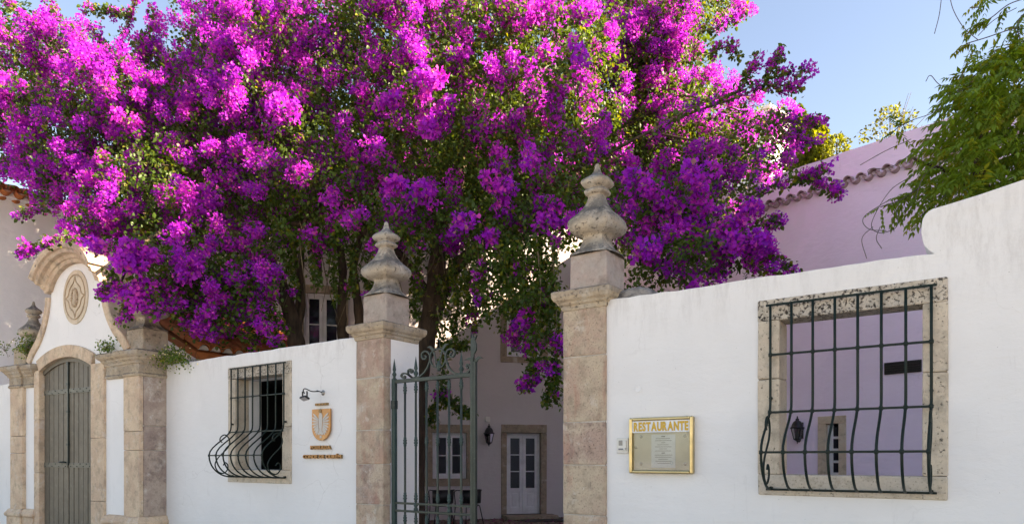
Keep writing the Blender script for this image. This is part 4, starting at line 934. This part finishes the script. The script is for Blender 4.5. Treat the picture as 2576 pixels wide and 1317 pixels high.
for x, y, r in ((1600, 690, 50), (1650, 700, 50), (1705, 690, 50), (1760, 680, 50), (1815, 672, 50), (1870, 662, 46), (1915, 655, 40), (1590, 630, 56), (1650, 630, 60), (1720, 620, 60), (1790, 610, 60), (1860, 600, 56), (1580, 740, 40), (1640, 735, 36)):
    d = 8.3 + RNG.normal(0, .15); blobs.append((x, y, d, r * d / F, 0))       # down to the coping behind the second pier
for x, y, r in ((730, 640, 46), (780, 620, 44), (840, 630, 44), (900, 640, 40), (1080, 640, 44), (1140, 650, 44), (1200, 660, 44), (1250, 680, 44), (1300, 690, 40), (700, 820, 34), (670, 800, 40)):
    d = 9.6 + RNG.normal(0, .15) - .9 * (x > 1180); blobs.append((x, y, d, r * d / F, 1))
for x, y, r in ((1900, 430, 60), (1950, 400, 50), (1840, 440, 70), (1780, 430, 70), (1720, 440, 70), (1930, 340, 60), (1860, 350, 70), (1970, 330, 45), (1990, 430, 36)):
    d = 10.6 + RNG.normal(0, .2); blobs.append((x, y, d, r * d / F, 1))
for _ in range(9000):                      # hidden rear crown, added to shade the courtyard and house front
    x, y, k = RNG.uniform(420, 1750), RNG.uniform(-330, 560), RNG.uniform(2.9, 7.2); d = np.interp(x, DX, DD) + .8 + k; r = RNG.uniform(.55, .95)
    p = np.array(at(x, y, d))
    if p[2] < 5.0 + .25 * k or p[2] > 9.0 or np.dot(p[:2] - np.array(FAC.o), FAC.n) > -.7 or np.dot(p[:2] - np.array(PINK.o), PINK.n) > -1.2: continue
    if any((p[0] - b[0]) ** 2 + (p[1] - b[1]) ** 2 + (p[2] - b[2]) ** 2 < .60 for b in back): continue
    back.append(p); blobs.append((x, y, d, r, 3))
CAMP = np.array((0, -CAMD, CAMH))
print('blobs', len(blobs), len(back))
for x, y, d, r, layer in blobs:
    c = np.array(at(x, y, d)); tocam = unit(CAMP - c); ff = flower_frac(x, y)
    # flowers come in drifts: some clumps are nearly all leaf, some nearly all bloom
    dr = math.sin(c[0] * 1.9 + c[2] * 1.3) * math.cos(c[1] * 2.3 - c[2] * 1.7); ff = min(.97, max(.02, ff * (1 + .9 * dr) - .06 * layer))
    ns = int(12.5 * (r / .45) ** 2 * (1, .75, .75, .22)[layer])
    for dd in rdir(ns):
        facing = dd @ tocam
        if facing < -.2 and RNG.random() < .65: continue
        if dd[2] < -.6 and RNG.random() < .5: continue
        e_ = c + dd * r * RNG.uniform(.75, 1.22) * np.array((1, 1, .92))
        spray(c + dd * r * .25, e_, .06 * RNG.random(), ff, 20 if layer else 26, 3)
    n = int((150, 150, 150, 95)[layer] * (r / .45) ** 2); P = c + rdir(n) * (r * RNG.random((n, 1)) ** .5); add_leaves(P, rdir(n), .056 if layer < 3 else .105, .85, .03)  # inner filler leaves coloured darker, painting in the crown's inner shade
# long shoots that break the outline, hanging strands
SHOOTS = [([(1640, 330), (1740, 270), (1850, 235), (1950, 190), (2035, 178)], 8.4, .75), ([(1850, 235), (1880, 190), (1905, 130)], 8.4, .8), ([(1900, 215), (1960, 215), (2010, 225)], 8.4, .9), ([(1930, 200), (1950, 160), (1965, 120)], 8.4, .8),
          ([(1860, 520), (1920, 480), (1990, 455), (2050, 440), (2075, 420)], 8.3, .9), ([(2000, 450), (2060, 460), (2105, 490)], 8.3, .9), ([(1880, 520), (1890, 440), (1910, 380)], 8.4, .6), ([(1940, 280), (2010, 310), (2068, 300)], 8.3, 1.), ([(1930, 300), (1990, 340), (2040, 360)], 8.3, 1.),
          ([(1900, 620), (1950, 650), (2000, 680)], 8.2, .95), ([(1890, 570), (1940, 560), (1960, 545)], 8.2, .95), ([(1880, 660), (1930, 680), (1965, 690)], 8.0, .9), ([(1760, 80), (1830, 60), (1885, 10)], 9.2, .9), ([(1770, 140), (1830, 120), (1860, 150)], 9.2, .8),
          ([(200, 590), (130, 610), (80, 622), (48, 634)], 9.2, .7), ([(120, 520), (80, 530), (50, 540)], 10.0, .8), ([(290, 680), (275, 720), (250, 740)], 8.7, .8), ([(330, 720), (320, 770), (305, 810)], 8.7, .9), ([(380, 720), (395, 760), (380, 790)], 8.7, .8), ([(420, 680), (440, 740), (440, 790)], 8.9, .7),
          ([(300, 170), (310, 90), (335, 10), (340, -20)], 10.6, .9), ([(330, 120), (380, 70), (385, 20)], 10.6, .5), ([(330, 40), (270, 25), (215, 20)], 10.6, .4), ([(150, 120), (90, 60), (40, 30), (20, 0)], 10.9, .7), ([(180, 100), (150, 50), (120, -10)], 10.9, .7), ([(60, 120), (20, 90), (-20, 80)], 10.8, .8), ([(280, 130), (250, 100), (230, 60)], 10.6, .8),
          ([(560, 700), (580, 770), (590, 830)], 9.6, .6), ([(610, 700), (620, 790), (630, 860)], 9.5, .6), ([(520, 700), (540, 760), (550, 800)], 9.6, .7), ([(660, 720), (680, 790), (720, 830)], 9.4, .3), ([(470, 660), (490, 730), (480, 775)], 9.5, .8), ([(700, 560), (740, 590), (790, 610)], 9.4, .3), ([(600, 640), (640, 730), (660, 800)], 9.4, .4), ([(640, 780), (690, 850), (700, 870)], 9.2, .5),
          ([(1230, 560), (1260, 640), (1280, 720), (1270, 790)], 8.4, .1), ([(1300, 600), (1310, 680), (1320, 750)], 8.4, .1), ([(1350, 600), (1360, 740), (1345, 860), (1330, 960)], 8.3, .15), ([(1390, 640), (1400, 800), (1395, 920), (1400, 1010)], 8.3, .15), ([(1370, 900), (1340, 950), (1310, 975)], 8.3, .9), ([(1400, 900), (1385, 960), (1375, 1020)], 8.3, .05), ([(1210, 650), (1215, 740), (1230, 800)], 8.5, .35),
          ([(1130, 690), (1150, 760), (1140, 830)], 10.1, .05), ([(1165, 680), (1180, 760), (1165, 820)], 10.0, .1), ([(1100, 690), (1125, 770), (1150, 850)], 10.0, .02), ([(1190, 700), (1200, 770), (1190, 830)], 9.8, .1), ([(1050, 690), (1040, 750), (1050, 790)], 10.0, .05),
          ([(1200, 600), (1205, 690), (1200, 760)], 8.6, .1), ([(1260, 580), (1275, 660), (1285, 740)], 8.5, .1), ([(1350, 600), (1365, 700), (1375, 800)], 8.4, .1), ([(1400, 600), (1385, 720), (1380, 860)], 8.35, .12), ([(1280, 620), (1255, 700), (1245, 770)], 8.5, .12),
          ([(1100, 780), (1120, 880), (1110, 960), (1130, 1020)], 9.6, .05), ([(1110, 860), (1150, 870), (1175, 860)], 9.6, 0), ([(1120, 990), (1090, 1030), (1085, 1060)], 9.6, .05), ([(1130, 1000), (1160, 1030), (1185, 1035)], 9.6, .05),
          ([(880, 600), (890, 680), (880, 740)], 9.7, .1), ([(800, 590), (790, 660), (800, 720)], 9.6, .1), ([(830, 600), (840, 680), (845, 760)], 9.7, .1), ([(1060, 600), (1050, 680), (1060, 740)], 9.7, .1), ([(1130, 600), (1140, 680), (1150, 750)], 9.6, .1), ([(1180, 640), (1170, 720), (1180, 780)], 9.4, .1), ([(740, 600), (735, 680), (745, 740)], 9.7, .1), ([(950, 620), (930, 690), (925, 740)], 9.8, .1),
          ([(1010, 560), (1030, 590), (1045, 600)], 8.9, .4), ([(940, 560), (945, 600), (950, 640)], 9.6, .6), ([(820, 540), (840, 580), (860, 600)], 9.4, .4)]
shoot_paths = []
for pts, d, ff in SHOOTS:
    P3 = [np.array(at(x, y, d)) for x, y in pts]; path = [np.array(p) for p in smoothline([tuple(p) for p in P3], 7)]; shoot_paths.append(path)
    for i in range(1, len(path)):
        a, b = path[i - 1], path[i]; n = 8 if ff > .45 else 18; t = RNG.random((n, 1)); add_leaves(a + (b - a) * t + RNG.normal(0, .04, (n, 3)), rdir(n), .055, 1.0, .2)
        if RNG.random() < ff * (.35 + .65 * i / len(path)):
            for _ in range(int(RNG.integers(1, 3))): add_cluster(b + RNG.normal(0, .04, 3), .058 * RNG.uniform(.6, 1.25))

boug = empty('bougainvillea', 'huge magenta bougainvillea with dark trunks spilling over the white street wall', 'bougainvillea', tuple(at(1040, 1155, 10.6).xy) + (0,))
BO_ = np.array(boug.location)
def tcol(n, tint):
    base = np.array((.60, .035, .58)); alt = np.array((.36, .016, .62)); pk = np.array((.76, .10, .55)); w = RNG.random(); u = np.clip(w * .7 + RNG.random((n, 1)) * .4, 0, 1); v = RNG.random((n, 1))
    c = np.where(v < .12, pk, np.where(v > .975, np.array((.42, .22, .20)), base * u + alt * (1 - u)))
    return c * RNG.uniform(.72, 1.18, (n, 1)) * tint
# the 300 nearest open trusses in view are parts of their own, the rest of the bloom is one mass
def pix(p):
    v = p - CAMP; lat = v[0] * CC + v[1] * SS; dep = -v[0] * SS + v[1] * CC; return CX + F * lat / dep, HY - F * v[2] / dep, dep
print('clusters', len(CLUS))
order = []
for i, (c, R, t) in enumerate(CLUS):
    x, y, d = pix(c)
    if 0 < x < 2576 and 0 < y < 1317: order.append((d - R * 10, i))
order.sort(); near = set(i for _, i in order[:300])
VAR = []
for v in range(8):
    L = Leaves(BR_T, BR_F); n = 46; d, A, N = cluster_dirs(n)
    L.add(d * (.075 * RNG.uniform(.45, .95, (n, 1))), A, N, .044 * RNG.uniform(.75, 1.2, n), tcol(n, .95 + .1 * v / 8)); VAR.append(L.mesh('blossom', 'bract'))
for i, (c, R, t) in enumerate(CLUS):
    if i in near:
        o = link('blossom', VAR[i % 8], None, boug); o.location = c - BO_; o.scale = (R / .075,) * 3; o.rotation_euler = RNG.uniform(0, 6.28, 3)
    else:
        n = int(58 * (R / .095) ** 1.7); d, A, N = cluster_dirs(n)
        BV.add(c + d * (R * RNG.uniform(.4, 1.0, (n, 1))), A, N,   .043 * RNG.uniform(.7, 1.2, n), tcol(n, RNG.uniform(.85, 1.1)))
o = link('blossom_mass', BV.mesh('blossom_mass', 'bract', BO_), None, boug); tag(o, None, kind='stuff')
o = link('leaves', LV.mesh('leaves', 'leaf', BO_), None, boug); tag(o, None, kind='stuff')
print('bracts', sum(map(len, BV.P)), 'leaves', sum(map(len, LV.P)))
# trunks and limbs
def limb(name, pts, r0, r1, k=9, mat='bark', parent=boug, org=BO_):
    p = smoothline([tuple(np.array(q) - org) for q in pts], 6); n = len(p)
    return MB().tube(p, [(r0 + (r1 - r0) * i / (n - 1)) * (1 + .10 * math.sin(i * 1.7) + rnd.uniform(-.05, .05)) for i in range(n)], k).build(name, mat, parent, smooth=True)
def gnd(x, d): p = at(x, 1155, d); return (p.x, p.y, -.05)
A_ = lambda x, y, d: tuple(at(x, y, d))
limb('trunk', [gnd(1035, 10.6), A_(1045, 1000, 10.6), A_(1065, 880, 10.5), A_(1085, 780, 10.4), A_(1100, 660, 10.3), A_(1110, 540, 10.4)], .20, .11, 12)
limb('limb', [A_(1085, 800, 10.4), A_(1140, 680, 10.2), A_(1230, 600, 10.0), A_(1350, 480, 9.6)], .13, .05)
limb('limb', [A_(1080, 760, 10.4), A_(1020, 660, 10.3), A_(930, 590, 10.3), A_(800, 500, 10.3)], .11, .05)
limb('limb', [A_(1105, 600, 10.3), A_(1160, 420, 10.4), A_(1170, 200, 10.5), A_(1165, 60, 10.6)], .10, .05)
limb('trunk', [gnd(765, 10.3), A_(755, 1000, 10.3), A_(745, 860, 10.3), A_(725, 770, 10.2), A_(695, 690, 10.1), A_(640, 600, 10.1), A_(540, 480, 10.3)], .15, .07, 10)
limb('limb', [A_(745, 850, 10.3), A_(760, 760, 10.3), A_(757, 660, 10.2), A_(770, 540, 10.2), A_(820, 400, 10.4)], .06, .03)
limb('limb', [A_(740, 840, 10.3), A_(752, 720, 10.3), A_(740, 640, 10.3), A_(715, 570, 10.3)], .045, .025)
limb('trunk', [gnd(870, 10.9), A_(865, 900, 10.9), A_(858, 800, 10.8), A_(862, 700, 10.8), A_(850, 600, 10.7), A_(800, 500, 10.6)], .10, .05)
limb('trunk', [gnd(905, 10.6), A_(905, 900, 10.6), A_(902, 780, 10.6), A_(890, 660, 10.5), A_(930, 540, 10.4)], .09, .05)
limb('limb', [A_(800, 640, 10.5), A_(806, 700, 10.5), A_(800, 600, 10.5), A_(780, 540, 10.5)], .03, .02)
limb('limb', [A_(735, 566, 10.2), A_(850, 556, 10.3), A_(960, 560, 10.3)], .05, .045)
limb('limb', [A_(1350, 480, 9.6), A_(1500, 400, 9.4), A_(1700, 300, 9.2), A_(1870, 240, 8.6)], .028, .012)
limb('limb', [A_(540, 480, 10.3), A_(400, 350, 10.6), A_(280, 240, 10.9), A_(180, 60, 11)], .06, .02)
limb('limb', [A_(640, 600, 10.1), A_(480, 560, 9.7), A_(350, 620, 9.2), A_(300, 720, 8.8)], .045, .015)
for i in range(46):
    x, y, d, r, layer = blobs[int(RNG.integers(len(blobs)))]; s0 = [A_(1110, 540, 10.4), A_(800, 500, 10.3), A_(540, 480, 10.3), A_(1350, 480, 9.6), A_(1170, 200, 10.5), A_(1560, 330, 12.2)]
    a = min(s0, key=lambda p: (Vector(p) - at(x, y, d)).length); b = at(x, y, d); m_ = (Vector(a) + b) / 2 + Vector(RNG.normal(0, .22, 3)) + Vector((0, 0, .15))
    limb('branch', [a, tuple(m_), tuple(b)], .028, .010, 6)
for path in shoot_paths: limb('shoot', path, .011, .004, 5, 'twig')
for i in range(60):                        # bare twigs in the shade below the crown
    x = RNG.uniform(690, 1180); y = RNG.uniform(540, 640); d = RNG.uniform(9.6, 10.8); dx, dy_ = RNG.normal(0, 50), RNG.uniform(60, 190)
    limb('twig', [A_(x, y, d), A_(x + dx * .4, y + dy_ * .5, d), A_(x + dx, y + dy_, d + RNG.normal(0, .2))], .010, .003, 5, 'twig')

# ------------------------------------------------------------------ climbing vine by the high wall
vroot = tuple(at(2520, 1155, 5.4).xy) + (0,); VO = np.array(vroot)
vine = empty('climbing_vine', 'green climbing vine with long feathery leaves and loose tendrils over the high wall', 'vine', vroot)
VL = Leaves(LN_T, np.array([(0, 1, 2), (0, 2, 3)]))
def frond(p, d, L, k=1.0):
    n = 6; up = np.array((0, 0, 1.)); side = unit(np.cross(d, up) + 1e-6); t = np.linspace(.15, 1, n)[:, None]
    c = p + d * L * t + np.array((0, 0, -1)) * L * .30 * t ** 2; dl = unit(d + np.array((0, 0, -.6)) * t)
    gcol = greens(1, 1.0, .0)[0] * k; gcol = gcol * .4 + np.array((.19, .30, .03)) * .6 if RNG.random() < .82 else np.array((.26, .28, .03)) * RNG.uniform(.6, 1.1)
    for sx in (-1, 1):
        A = unit(dl * .55 + side * sx * .7 + np.array((0, 0, -.55)) + RNG.normal(0, .12, (n, 3))); N = unit(np.array((0, 0, 1.)) + side * sx * .4 + RNG.normal(0, .2, (n, 3)))
        VL.add(c, A, N, L * .34 * RNG.uniform(.8, 1.2, n) * (1.1 - .3 * t[:, 0]), np.repeat(gcol[None], n, 0) * RNG.uniform(.8, 1.2, (n, 1)))
    VL.add(c[-1:], dl[-1:], up[None], np.array([L * .34]), gcol[None])
VOUT = [(2300, 520), (2310, 460), (2335, 400), (2350, 340), (2375, 305), (2395, 255), (2420, 200), (2480, 150), (2560, 110), (2800, 60), (2800, 470), (2576, 455), (2440, 500), (2390, 500), (2350, 530), (2330, 490)]
cnt = 0
while cnt < 1150:
    x, y = RNG.uniform(2280, 2800), RNG.uniform(60, 560)
    if not inside(np.array(x), np.array(y), VOUT): continue
    edge = max(0, (2450 - x) / 250); d = RNG.uniform(4.75, 6.0) + (.25 if x < 2400 else 0)
    dr = unit(np.array(at(2150, 330, d) - at(2450, 330, d)) * .5 + RNG.normal(0, .6, 3) + np.array((0, 0, -.1)))
    frond(np.array(at(x, y, d)), dr, RNG.uniform(.14, .24), RNG.uniform(.6, 1.25)); cnt += 1
for pts, d, n in (([(2600, 60), (2540, 75), (2480, 95), (2430, 110)], 5.0, 16), ([(2600, -10), (2540, 10), (2500, 40), (2470, 60)], 5.0, 8), ([(2590, 20), (2560, 60), (2570, 120)], 5.0, 10), ([(2560, 130), (2500, 150), (2440, 200)], 5.2, 10), ([(2600, 90), (2560, 110), (2500, 130)], 5.0, 14), ([(2480, -10), (2470, 15), (2440, 20)], 5.0, 6), ([(2300, 300), (2260, 320), (2240, 340)], 5.3, 7),
                  ([(2330, 460), (2270, 500), (2215, 520)], 5.2, 16), ([(2380, 490), (2340, 520), (2310, 550)], 5.0, 14)):
    P = [np.array(p) for p in smoothline([tuple(at(x, y, d)) for x, y in pts], 6)]
    MB().tube([tuple(p - VO) for p in P], .004, 5).build('stem', 'tendril', vine, smooth=True)
    for q in range(n):
        i = int(RNG.integers(len(P))); frond(P[i], unit(RNG.normal(0, .7, 3) + np.array((-.3, -.1, -.5))), RNG.uniform(.10, .17), RNG.uniform(.5, 1.0))
for pts, d in (([(2385, -20), (2400, 25), (2425, 70), (2460, 100)], 5.0), ([(2370, 0), (2365, 40), (2352, 85)], 5.0), ([(2455, 130), (2425, 175), (2410, 220), (2395, 260)], 5.1), ([(2480, 190), (2420, 215), (2370, 215), (2340, 190), (2325, 205)], 5.1), ([(2470, 205), (2400, 240), (2350, 280), (2300, 300)], 5.1), ([(2400, 230), (2370, 250), (2360, 290)], 5.1), ([(2560, 20), (2500, 50), (2460, 90)], 5.0), ([(2300, 440), (2240, 480), (2190, 560), (2210, 585), (2260, 570), (2250, 530)], 5.1), ([(2240, 500), (2175, 545), (2185, 575), (2230, 580)], 5.1), ([(2190, 570), (2170, 600), (2175, 650)], 5.1), ([(2215, 570), (2205, 600), (2212, 625)], 5.1), ([(2300, 380), (2240, 420), (2185, 425), (2180, 440)], 5.2), ([(2290, 350), (2230, 380), (2165, 415)], 5.2), ([(2380, 400), (2330, 440), (2300, 500)], 5.0)):
    P = smoothline([tuple(np.array(at(x + RNG.normal(0, 3), y, d)) - VO) for x, y in pts], 7); MB().tube([tuple(p) for p in P], .0028, 5).build('tendril', 'tendril', vine, smooth=True)
o = link('leaves', VL.mesh('leaves', 'leaf', VO), None, vine); tag(o, None, kind='stuff')
limb('trunk', [gnd(2530, 5.6), A_(2500, 700, 5.5), A_(2480, 500, 5.4), A_(2460, 380, 5.4), A_(2520, 220, 5.4)], .06, .03, 8, 'bark', vine, VO)
limb('stem', [A_(2480, 500, 5.4), A_(2400, 440, 5.3), A_(2300, 400, 5.2)], .025, .008, 6, 'bark', vine, VO)

# ------------------------------------------------------------------ far trees
def bush(name, label, cat, x, ybase, ytop, d, wpx, n, col, cone=False, size=.09, ground=0.0, trunk=True):
    b = at(x, ybase, d); tp = at(x, ytop, d); root = (b.x, b.y, ground); t = empty(name, label, cat, root); R0 = np.array(root); H = tp.z - b.z; Wd = wpx * d / F
    L = Leaves(LEAF_T, LEAF_F); u = RNG.random((n, 1)); a = RNG.uniform(0, 2 * np.pi, (n, 1)); lob = 1 + .25 * np.sin(a * 3 + u * 9) + .2 * np.sin(a * 5 - u * 14)
    prof = (1 - u) ** .6 * (.55 + .45 * np.minimum(1, u * 6)) if cone else np.sin(np.pi * np.clip(u * .85 + .12, 0, 1)) ** .7
    rr = Wd / 2 * prof * lob * RNG.random((n, 1)) ** .35; P = np.concatenate([rr * np.cos(a), rr * np.sin(a), u * H], 1) + np.array((b.x, b.y, b.z)); dr = unit(np.concatenate([np.cos(a), np.sin(a), .5 + 0 * a], 1))
    L.add(P, unit(dr + RNG.normal(0, .5, (n, 3))), unit(dr + RNG.normal(0, .6, (n, 3))), size * RNG.uniform(.6, 1.4, n), np.array(col) * RNG.uniform(.5, 1.4, (n, 1)))
    o = link('crown', L.mesh('crown', 'leaf', R0), None, t); tag(o, None, kind='stuff')
    MB().tube([(0, 0, 0), (.03, 0, (b.z - ground) * .5), (0, 0, b.z - ground + H * .8)], [.09, .08, .02] if trunk else [.012, .01, .004], 7).build('trunk', 'bark', t, smooth=True)
    if not trunk:
        for k in range(9):
            q = Vector((RNG.normal(0, .3) * Wd, RNG.normal(0, .3) * Wd, (b.z - ground) + H * RNG.uniform(.7, 1.05))); MB().tube([(0, 0, b.z - ground), tuple(q)], [.008, .003], 5).build('branch', 'twig', t)
    return t
bush('cypress_tree', 'yellow green conifer catching the sun behind the lilac wall', 'tree', 2048, 470, 300, 21, 110, 9000, (.13, .16, .02), True, .10)
bush('cypress_tree', 'darker conifer tip behind the yellow green conifer and lilac wall', 'tree', 2010, 470, 268, 22, 80, 4500, (.07, .11, .02), True, .10)
bush('conifer_tree', 'loose yellow shrub top peeping over the lilac wall beside the conifer', 'tree', 2105, 440, 340, 20, 70, 1200, (.13, .16, .03), False, .07)
bush('wild_shrub', 'thin wispy shrub growing along the top of the lilac wall', 'shrub', 2240, 385, 272, 13.6, 120, 700, (.11, .14, .035), False, .055, ground=zp_ - .3, trunk=False)
bush('tree', 'dark leafed tree tip above the bougainvillea at the house eave', 'tree', -10, 110, -160, 24, 110, 2500, (.03, .06, .02), False, .12)

# weeds on ledges
def weed(label, fr, px_, py_, off, n, spread, dn, flowers=0, hang=.0):
    u, z = fr.on(px_, py_, off); p = fr.world(u, off, z); t = empty('weed_clump', label, 'plant', tuple(p)); L = Leaves(LEAF_T, LEAF_F); P = RNG.normal(0, 1, (n, 3)) * np.array(spread); P[:, 2] = P[:, 2] - hang * np.abs(P[:, 0])
    L.add(P, unit(rdir(n) + np.array((0, 0, -.3 if hang else .6))), rdir(n), .030 * RNG.uniform(.6, 1.3, n), greens(n, 1.35, .2)); o = link('leaves', L.mesh('leaves', 'leaf'), None, t); tag(o, None, kind='stuff')
    for i in range(7):
        q = RNG.normal(0, 1, 3) * np.array(spread); MB().tube([(0, 0, dn), (q[0] * .6, q[1] * .6, q[2] * .6 + .02), tuple(q)], [.004, .003, .002], 5).build('stem', 'twig', t)
    if flowers:
        Fl = Leaves(BR_T, BR_F); m = flowers * 6; C = np.repeat(RNG.normal(0, 1, (flowers, 3)) * np.array(spread) * 1.1 + np.array((0, -.05, 0)), 6, 0)
        Fl.add(C, rdir(m), rdir(m), np.full(m, .014), np.repeat(np.array([(.75, .74, .66)]), m, 0)); o = link('flowers', Fl.mesh('flowers', 'leaf'), None, t); tag(o, None, kind='stuff')
weed('green weeds with tiny white flowers on the ledge where wall meets doorway', WALL, 435, 890, -.10, 650, (.16, .09, .07), -.02, 26, .35)
weed('weeds sprouting below the round finial on the doorway ledge', PORT, 68, 872, .05, 420, (.05, .08, .10), -.1)
weed('sparse weeds along the foot of the white pediment', PORT, 268, 872, -.02, 190, (.13, .04, .05), -.03)
weed('stray sprig reaching from behind the doorway pilaster', PORT, 12, 875, .15, 60, (.12, .1, .06), -.05)

# ------------------------------------------------------------------ fallen bracts in the courtyard
FB = Leaves(BR_T, BR_F); n = 2600; P = np.stack([RNG.uniform(-6.5, 1.8, n), -np.abs(RNG.normal(0, 1.6, n)) - .05, np.full(n, .012)], 1)
Wp = np.array([tuple(FAC.world(*q)) for q in P]); FB.add(Wp, unit(RNG.normal(0, 1, (n, 3)) * np.array((1, 1, .15))), unit(RNG.normal(0, .25, (n, 3)) + np.array((0, 0, 1))), .05 * RNG.uniform(.6, 1.3, n), np.where(RNG.random((n, 1)) < .4, np.array((.22, .02, .16)), np.array((.14, .085, .05))) * RNG.uniform(.5, 1.2, (n, 1)))
o = link('fallen_leaves', FB.mesh('fallen_leaves', 'bract'), None); tag(o, 'fallen leaves and bracts littering the courtyard floor', 'leaf litter', kind='stuff')
